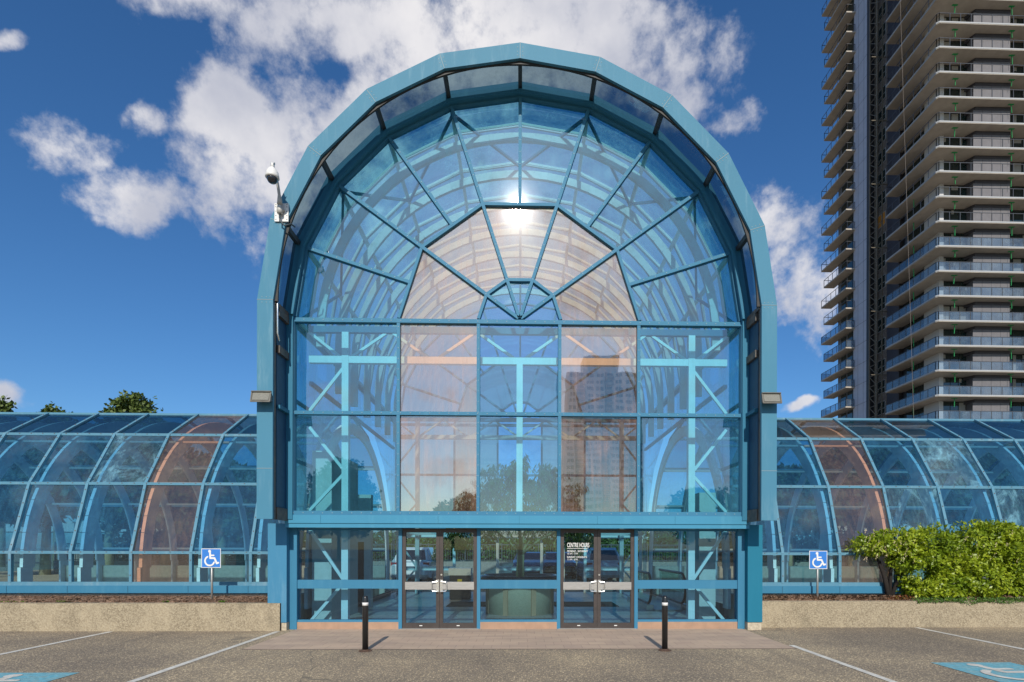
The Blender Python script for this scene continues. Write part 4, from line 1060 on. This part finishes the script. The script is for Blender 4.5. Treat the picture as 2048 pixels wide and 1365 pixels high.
# ================================================================== CARS
def car(X, Y, facing, col, label, suv=True):
    """facing=+1: rear towards the camera"""
    C_ = thing('parked_car', (X, Y, 0), label, 'car', 'cars parked beyond the hall')
    H = 1.66 if suv else 1.42
    # station: (t, half width low, z low, belt z, half width belt, roof z, half width roof)
    st = [(-2.2, .80, .42, .80, .80, .82, .70), (-2.12, .88, .30, .92, .87, .96, .72), (-1.85, .90, .26, 1.0, .89, 1.05, .74), (-1.55, .90, .26, 1.02, .89, H - .10, .62), (-1.2, .90, .26, 1.0, .89, H, .64),
          (.1, .90, .26, .98, .89, H, .66), (.45, .90, .26, .97, .89, H - .06, .66), (1.15, .90, .26, .95, .88, 1.02, .74), (1.9, .88, .28, .84, .86, .88, .72), (2.2, .78, .38, .66, .76, .70, .60)]
    mk = MB(); n = 8
    for t, wl, zl, zb, wb, zr, wr in st:
        for sx, zz, ww in ((-1, zl, wl), (-1, (zl + zb) / 2, wl + .02), (-1, zb, wb), (-1, zr, wr), (1, zr, wr), (1, zb, wb), (1, (zl + zb) / 2, wl + .02), (1, zl, wl)):
            mk.v.append((X + sx * ww, Y + facing * t, zz))
    for i in range(len(st) - 1):
        for k in range(n):
            q = (i * n + k, i * n + (k + 1) % n, (i + 1) * n + (k + 1) % n, (i + 1) * n + k); mk.f.append(q if facing > 0 else q[::-1])
    mk.f += [tuple(range(n - 1, -1, -1)), tuple((len(st) - 1) * n + k for k in range(n))]
    mk.build('body', principled('car_paint_' + col[0], col[1], .25, coat=.8), C_, smooth=False)
    gl = MB(); M_CG = principled('car_glass', (.012, .016, .02), .08, coat=1)
    def P(i, k, push=.0, a=.0):
        x, y_, z = mk.v[i * n + k]; return Vector((x, y_, z))
    def win(a, b, c, d, s=.10, push=(0, 0, 0)):
        cen = (a + b + c + d) / 4; gl.quad(*[tuple(p * (1 - s) + cen * s + Vector(push)) for p in (a, b, c, d)])
    win(P(2, 3), P(2, 4), P(3, 4), P(3, 3), .12, (0, -facing * .012, .012)); win(P(6, 3), P(6, 4), P(7, 4), P(7, 3), .10, (0, facing * .012, .012))
    for ka, kb, sx in ((2, 3, -1), (5, 4, 1)):
        for ia, ib in ((3, 4), (4, 5), (5, 6)):
            win(P(ia, ka), P(ib, ka), P(ib, kb), P(ia, kb), .10, (sx * .012, 0, .003))
    gl.build('windows', M_CG, C_)
    for t in (-1.35, 1.35):
        for sx in (-1, 1):
            w = MB(); cx = X + sx * .80; w.tube([(cx - .11, Y + facing * t, .33), (cx + .11, Y + facing * t, .33)], .33, 18)
            wo = w.build('wheel', principled('tyre', (.015, .015, .015), .8), C_)
            w = MB(); w.tube([(cx + sx * .112, Y + facing * t, .33), (cx + sx * .118, Y + facing * t, .33)], .21, 14); w.build('rim', M_POLE, wo)
    for sx in (-1, 1):
        w = MB(); w.box(*sorted((X + sx * .58, X + sx * .86)), *sorted((Y - facing * 2.05, Y - facing * 2.16)), .82, .98); w.build('tail_light', principled('tail_red', (.35, .01, .01), .3), C_)
        w = MB(); w.box(*sorted((X + sx * .5, X + sx * .74)), *sorted((Y + facing * 2.05, Y + facing * 2.20)), .58, .68); w.build('headlight', M_WHITEPL, C_)
    w = MB(); w.box(X - .26, X + .26, *sorted((Y - facing * 2.1, Y - facing * 2.215)), .62, .75); w.build('number_plate', M_WHITEPL, C_)
car(x_at(838, 27), 27, 1, ('white', (.65, .66, .66)), 'white car parked tail first, seen through the left door pair')
car(x_at(1058, 31), 31, -1, ('dark_blue', (.03, .06, .10)), 'dark blue car parked just right of the indoor tree trunk', False)
car(x_at(1115, 31), 31, -1, ('black', (.015, .016, .02)), 'black car parked behind the edge between centre pane and right doors', False)
car(x_at(1197, 27), 27, 1, ('silver', (.35, .37, .39)), 'silver grey car parked tail first, seen through the right door pair')
car(x_at(745, 40), 33, 1, ('grey', (.12, .12, .13)), 'dark grey car seen through the left lower pane', False)

# ================================================================== RESIDENTIAL TOWER
TY = 67.0                              # balcony front
TX = x_at(1873, TY)                    # balcony corner
WY = 69.2; XS_ = TX + 2.0              # front wall plane / side wall plane
Z0 = z_at(787.7, 1873, TY); DZ = 3.08; KS = range(-6, 27)
TW = thing('apartment_tower', (TX + 14, TY + 14, 0), 'tall grey apartment tower with stacked balconies behind the right walkway', 'building')
M_TDARK = principled('charcoal_cladding', (.045, .043, .055), .6, var=.12, vscale=.8)  # tower panels: charcoal and taupe, coloured darker to stand in for cloud shadow
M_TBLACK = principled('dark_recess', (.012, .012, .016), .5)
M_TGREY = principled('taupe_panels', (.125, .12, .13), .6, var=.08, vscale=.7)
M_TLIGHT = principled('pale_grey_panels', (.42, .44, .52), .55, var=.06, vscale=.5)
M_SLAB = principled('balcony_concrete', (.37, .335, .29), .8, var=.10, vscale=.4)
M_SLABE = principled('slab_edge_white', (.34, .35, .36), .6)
M_TRAIL = principled('dark_railing', (.05, .055, .065), .45)
M_TGLASS = principled('tower_window_glass', (.012, .025, .025), .06, spec=.9)
G_BALC = glass('balcony_glass', (.45, .58, .68), .10, .28, (.28, .36, .44))
zt = Z0 + DZ * (KS[-1] + 1); zb0 = 0
X1 = TX + 26; YB = x_at
YS1 = 76.6                             # end of side balconies
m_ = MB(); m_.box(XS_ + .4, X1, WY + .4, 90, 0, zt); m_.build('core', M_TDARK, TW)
# side zones along the left face, found from their columns in the photo
def y_of(px, X):                       # depth at which plane x=X shows at column px
    k = (px - PPX) / F; dx = X - CAMX
    return dx * (cos(YAW) - k * sin(YAW)) / (k * cos(YAW) + sin(YAW))
XW = XS_ - .2
ya, yb2, yc2, yd, ye = y_of(1797, XW), y_of(1773, XW), y_of(1754, XW), y_of(1737, XW - 1.2), y_of(1706, XW - 1.2)
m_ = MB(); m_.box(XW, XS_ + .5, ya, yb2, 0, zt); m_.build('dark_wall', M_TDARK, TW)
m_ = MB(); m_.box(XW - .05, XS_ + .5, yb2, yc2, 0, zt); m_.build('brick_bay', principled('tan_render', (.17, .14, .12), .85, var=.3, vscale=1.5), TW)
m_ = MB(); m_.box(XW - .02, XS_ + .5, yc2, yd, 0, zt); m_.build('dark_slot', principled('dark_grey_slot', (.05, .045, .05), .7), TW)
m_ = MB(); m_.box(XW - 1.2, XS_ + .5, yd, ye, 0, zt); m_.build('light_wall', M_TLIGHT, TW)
jj = MB()
for k in KS:
    z = Z0 + DZ * k; jj.box(XW - 1.205, XW - 1.2, yd, ye, z - .02, z + .02)
for f in (.35, .7): y = yd + (ye - yd) * f; jj.box(XW - 1.205, XW - 1.2, y - .02, y + .02, 0, zt)
jj.build('panel_joint', M_TDARK, TW)
XB2 = XW - 1.2
YE2 = y_of(1674, XB2)
for k in KS:
    z = Z0 + DZ * k
    up = z + DZ
    # bay windows in the tan strip
    m_ = MB(); yw0, yw1 = yb2 + .25, yc2 - .2
    m_.box(XW - .10, XW - .04, yw0, yw1, z + .7, up - .5); wo = m_.build('bay_window', M_SLABE, TW)
    m_ = MB(); ym = (yw0 + yw1) / 2; zm = z + 1.5
    for a0, a1 in ((yw0 + .07, ym - .04), (ym + .04, yw1 - .07)):
        for b0, b1 in ((z + .77, zm - .04), (zm + .04, up - .57)): m_.box(XW - .115, XW - .095, a0, a1, b0, b1)
    m_.build('panes', M_TGLASS if k != 9 else principled('orange_board', (.55, .22, .02), .7), wo)
    # main balcony slab, an L round the corner with a chamfer
    m_ = MB(); c_ = .25
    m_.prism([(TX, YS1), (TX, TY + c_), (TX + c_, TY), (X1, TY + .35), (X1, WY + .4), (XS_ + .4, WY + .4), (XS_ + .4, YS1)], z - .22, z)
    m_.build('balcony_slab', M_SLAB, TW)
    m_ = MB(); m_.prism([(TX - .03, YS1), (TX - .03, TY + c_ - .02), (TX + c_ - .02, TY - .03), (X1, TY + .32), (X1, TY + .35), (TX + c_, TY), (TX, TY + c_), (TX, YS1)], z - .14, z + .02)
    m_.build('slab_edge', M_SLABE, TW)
    # railing
    zr = z + 1.08; r_ = MB(); rl = [(TX + .06, YS1 - .05), (TX + .06, TY + c_), (TX + c_, TY + .06), (X1, TY + .41)]
    for (xa, ya_), (xb, yb_) in zip(rl[:-1], rl[1:]):
        r_.bar((xa, ya_, zr), (xb, yb_, zr), .06, .06); L = math.hypot(xb - xa, yb_ - ya_); n = max(1, round(L / 1.35))
        for i in range(n + 1):
            f = i / n; x, y = xa + (xb - xa) * f, ya_ + (yb_ - ya_) * f; r_.box(x - .03, x + .03, y - .03, y + .03, z, zr)
    r_.bar((TX + .06, YS1 - .05, zr), (TX + 1.8, YS1 - .05, zr), .06, .06)
    r_.build('railing', M_TRAIL, TW)
    if k <= 6:
        r_ = MB()
        for (xa, ya_), (xb, yb_) in zip(rl[:-1], rl[1:]): r_.quad((xa, ya_, z + .05), (xb, yb_, z + .05), (xb, yb_, zr - .04), (xa, ya_, zr - .04))
        r_.build('railing_glass', G_BALC, TW)
    # front face: corner pillar, window, grey bulk, window
    m_ = MB(); m_.box(XS_ - .1, XS_ + .45, WY - .1, WY + .4, z, up - .22); m_.box(XS_ - .06, XS_ + .4, WY + .4, WY + 2.6, z, up - .22); m_.build('corner_panel', principled('corner_white', (.45, .45, .46), .6), TW)
    xw0, xw1 = XS_ + .45, x_at(1941, WY - .6); xb1 = x_at(2014, WY - .6)
    m_ = MB(); m_.box(xw0, xw1, WY + .15, WY + .3, z, up - .22); wo = m_.build('window', M_TBLACK, TW)
    w2 = MB(); w2.box(xb1, xb1 + 5, WY + .15, WY + .3, z, up - .22); wo2 = w2.build('window', M_TBLACK, TW)
    for (a0, a1), wo in (((xw0, xw1), wo), ((xb1, xb1 + 5), wo2)):
        m_ = MB(); nn = max(2, round((a1 - a0) / 1.25)); s_ = (a1 - a0) / nn
        for i in range(nn): m_.box(a0 + s_ * i + .05, a0 + s_ * i + s_ - .05, WY + .11, WY + .16, z + .08, up - .34)
        m_.build('panes', M_TGLASS, wo)
        m_ = MB()
        for i in range(nn):
            if random.random() < .35: h_ = random.choice((.5, 1.2, 2.3)); m_.box(a0 + s_ * i + .1, a0 + s_ * i + s_ * random.choice((.4, .9)), WY + .10, WY + .109, up - .38 - h_, up - .38)
        if m_.v: m_.build_each('blind', principled('pale_blind', (.26, .25, .23), .8), wo)
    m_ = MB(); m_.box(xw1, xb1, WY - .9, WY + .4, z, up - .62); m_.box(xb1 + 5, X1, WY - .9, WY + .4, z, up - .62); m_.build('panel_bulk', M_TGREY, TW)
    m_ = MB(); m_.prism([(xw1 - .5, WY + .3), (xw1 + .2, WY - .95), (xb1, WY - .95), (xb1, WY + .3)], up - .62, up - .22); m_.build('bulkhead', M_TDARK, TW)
    jj = MB()
    for i in range(1, 4): x = xw1 + (xb1 - xw1) * i / 4; jj.box(x - .015, x + .015, WY - .905, WY - .9, z, up - .62)
    jj.build('panel_joint', M_TBLACK, TW)
    # side windows behind the side balcony
    m_ = MB(); m_.box(XS_ + .25, XS_ + .42, WY + 2.6, ya - .1, z, up - .22); wo = m_.build('side_window', M_TBLACK, TW)
    m_ = MB(); yy = WY + 2.7
    while yy < ya - 1.2: m_.box(XS_ + .21, XS_ + .26, yy, yy + 1.1, z + .08, up - .34); yy += 1.2
    m_.build('panes', M_TGLASS, wo)
    # rear left balconies
    yp0, yp1 = ye - .4, y_of(1641 if k % 2 else 1646, XB2 - 1.45)
    m_ = MB(); m_.prism([(XB2 - 1.45, yp1), (XB2 - 1.45, yp0), (XB2 + .3, yp0), (XB2 + .3, yp1)], z - .2, z); m_.build('side_balcony_slab', M_SLAB, TW)
    r_ = MB(); rr = [(XB2 - .1, yp0 + .05), (XB2 - 1.4, yp0 + .05), (XB2 - 1.4, yp1 - .05), (XB2, yp1 - .05)]
    for (xa, ya_), (xb, yb_) in zip(rr[:-1], rr[1:]):
        r_.bar((xa, ya_, zr), (xb, yb_, zr), .06, .06); L = math.hypot(xb - xa, yb_ - ya_); n = max(1, round(L / 1.3))
        for i in range(n + 1): f = i / n; x, y = xa + (xb - xa) * f, ya_ + (yb_ - ya_) * f; r_.box(x - .03, x + .03, y - .03, y + .03, z, zr)
    r_.build('side_railing', M_TRAIL, TW)
    if k <= 5:
        r_ = MB()
        for (xa, ya_), (xb, yb_) in zip(rr[:-1], rr[1:]): r_.quad((xa, ya_, z + .05), (xb, yb_, z + .05), (xb, yb_, zr - .04), (xa, ya_, zr - .04))
        r_.build('side_railing_glass', G_BALC, TW)
    # green straps hung from the slabs
    if -1 <= k <= 17:
        m_ = MB()
        for px_ in (1908, 2021):
            xg = x_at(px_, TY + .8) + random.uniform(-.06, .06); dd = random.uniform(.75, 1.15)
            m_.bar((xg, TY + .8, up - .3), (xg + random.uniform(-.08, .08), TY + .8, up - .3 - dd), .11, .04)
            m_.box(xg - .35, xg + .35, TY + .7, TY + .9, up - .27, up - .22)
        if k < 9: m_.bar((TX + .8, TY + 5.2, up - .3), (TX + .85, TY + 5.2, up - 1.4), .10, .05)
        m_.build_each('green_strap', principled('green_webbing', (.02, .30, .09), .7), TW)
# far-left wall that carries the rear balconies
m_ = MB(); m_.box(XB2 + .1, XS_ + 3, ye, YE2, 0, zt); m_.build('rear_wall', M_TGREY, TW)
m_ = MB(); xx = XB2 + .05
for k in KS:
    z = Z0 + DZ * k; yy = ye + .3
    while yy < YE2 - 1.4: m_.box(xx - .02, xx + .06, yy, yy + 1.3, z + .1, z + DZ - .4); yy += 1.75
m_.build('side_windows', M_TGLASS, TW)
# construction hoist mast
HX = XW - 1.6; hy0, hy1 = y_of(1752, HX), y_of(1738, HX)
B = thing('construction_hoist', (HX, (hy0 + hy1) / 2, 0), 'tall dark lattice hoist mast fixed to the side of the apartment tower', 'hoist')
m_ = MB(); 
for y in (hy0, hy1):
    for x in (HX, HX + .8): m_.box(x - .07, x + .07, y - .07, y + .07, 0, zt - 2)
z = 0; fl_s = 1
while z < zt - 4:
    m_.bar((HX, hy0, z), (HX, hy1, z + 1.5 if fl_s else z), .07, .07); m_.bar((HX, hy0, z + 1.5), (HX, hy1, z + 1.5), .07, .07)
    m_.bar((HX, hy0, z), (HX + .8, hy0, z + 1.5), .06, .06); z += 1.5
m_.build('mast', principled('hoist_steel', (.12, .10, .07), .6, var=.3, vscale=2), B)
m_ = MB()
for k in range(-4, 21, 3): z = Z0 + DZ * k; m_.bar((HX - .8, hy0, z), (HX + 1.9, hy0, z), .10, .10)
m_.build_each('wall_tie', principled('hoist_steel', (0, 0, 0)), B)
m_ = MB(); m_.box(HX + .3, HX + .9, hy1 + .3, hy1 + 1.2, 0, zt - 2); m_.build('cable_guard', M_TBLACK, B)
ry = 66.2
m_ = MB(); m_.tube([(x_at(1796, ry), ry, z_at(-60, 1796, ry)), (x_at(1812, ry), ry, z_at(400, 1812, ry)), (x_at(1830, ry), ry, 12)], .012, 6)
tag(m_.build('rope', principled('pale_rope', (.26, .22, .19), .8)), 'pale rope hanging in front of the apartment tower balconies', 'rope')
# ================================================================== APARTMENT BLOCK BEHIND THE CAMERA (seen mirrored in the glass)
AB = thing('apartment_block', (36, -236, 0), 'pale high-rise apartment block mirrored in the bronze and centre panes', 'building')
m_ = MB(); m_.box(20, 55, -250, -236, 0, 84); m_.box(28, 44, -249, -237, 84, 92); m_.build('wall', principled('pale_block_wall', (.90, .88, .84), .7, var=.1, vscale=.2), AB)
m_ = MB(); sl = MB(); or_ = MB()
for f in range(28):
    z = 3 * f
    for i in range(8):
        x = 21 + i * 4.3
        if i % 3 == 1: sl.box(x - .2, x + 3.6, -236, -234.4, z - .15, z + .1); sl.box(x - .2, x + 3.6, -234.5, -234.4, z, z + 1.0); m_.box(x, x + 3.2, -236.05, -235.9, z + .2, z + 2.6)
        else: m_.box(x + .4, x + 1.7, -236.05, -235.9, z + .9, z + 2.4); m_.box(x + 2.0, x + 3.4, -236.05, -235.9, z + .9, z + 2.4)
m_.build('windows', M_TGLASS, AB); sl.build('balconies', M_SLABE, AB)
for x in (24.9, 37.8, 50.6): or_.box(x, x + .8, -236.2, -236, 0, 84)
or_.build('orange_strip', principled('orange_render', (.45, .18, .08), .7), AB)

random.seed(4)  # unseen trees added behind the camera to darken the pane reflections
for i, (X, Y, H, w, lab) in enumerate([(-9.6, -56, 9.6, 6.5, 'dark tree mirrored low in the left bronze pane'), (-27, -60, 14, 11, 'tall dark tree mirrored in the left lower blue pane'), (26, -58, 11, 9, 'dark tree mirrored in the right lower blue pane')]):
    T = thing('tree', (X, Y, 0), lab, 'tree', 'trees mirrored in the glass front')
    m_ = MB(); m_.tube([(X, Y, 0), (X, Y, H * .6)], [.3, .12], 8); m_.build('trunk', M_TRUNK, T, smooth=True)
    lf = MB(); blob_foliage(lf, [(X + random.uniform(-.25, .25) * w, Y + random.uniform(-1, 1), H * random.uniform(.45, .8), w * .32, w * .3, H * .22) for _ in range(7)], 26, .5, .16, (0, 0, 0)); lf.build('crown', F_DARK, T)
# floor mats and a litter bin in the hall
for px, lab in ((960, 'dark floor mat inside the left door pair'), (1170, 'dark floor mat inside the right door pair')):
    m_ = MB(); X = x_at(px, 15.8); m_.box(X - .9, X + .9, 15.3, 16.6, .012, .024); tag(m_.build('floor_mat', principled('mat_black', (.02, .018, .016), .95)), lab, 'floor mat')
X = x_at(921, 17.5); B = thing('litter_bin', (X, 17.5, 0), 'dark litter bin with white top strip and yellow sticker seen through the left door pair', 'bin')
m_ = MB(); m_.box(X - .32, X + .32, 17.3, 17.8, .03, .78); m_.build('body', M_TBLACK, B)
m_ = MB(); m_.box(X - .35, X + .35, 17.27, 17.83, .78, 1.0); m_.build('lid', M_WHITEPL, B)
m_ = MB(); m_.box(X - .07, X + .07, 17.292, 17.298, .5, .66); m_.build('sticker', principled('yellow_sticker', (.6, .45, .03), .6), B)
m_ = MB(); m_.box(-4.45, 4.55, 8.935, 8.95, .0, .0045); struct('paving_joint', m_, principled('tar_joint', (.04, .035, .03), .9))
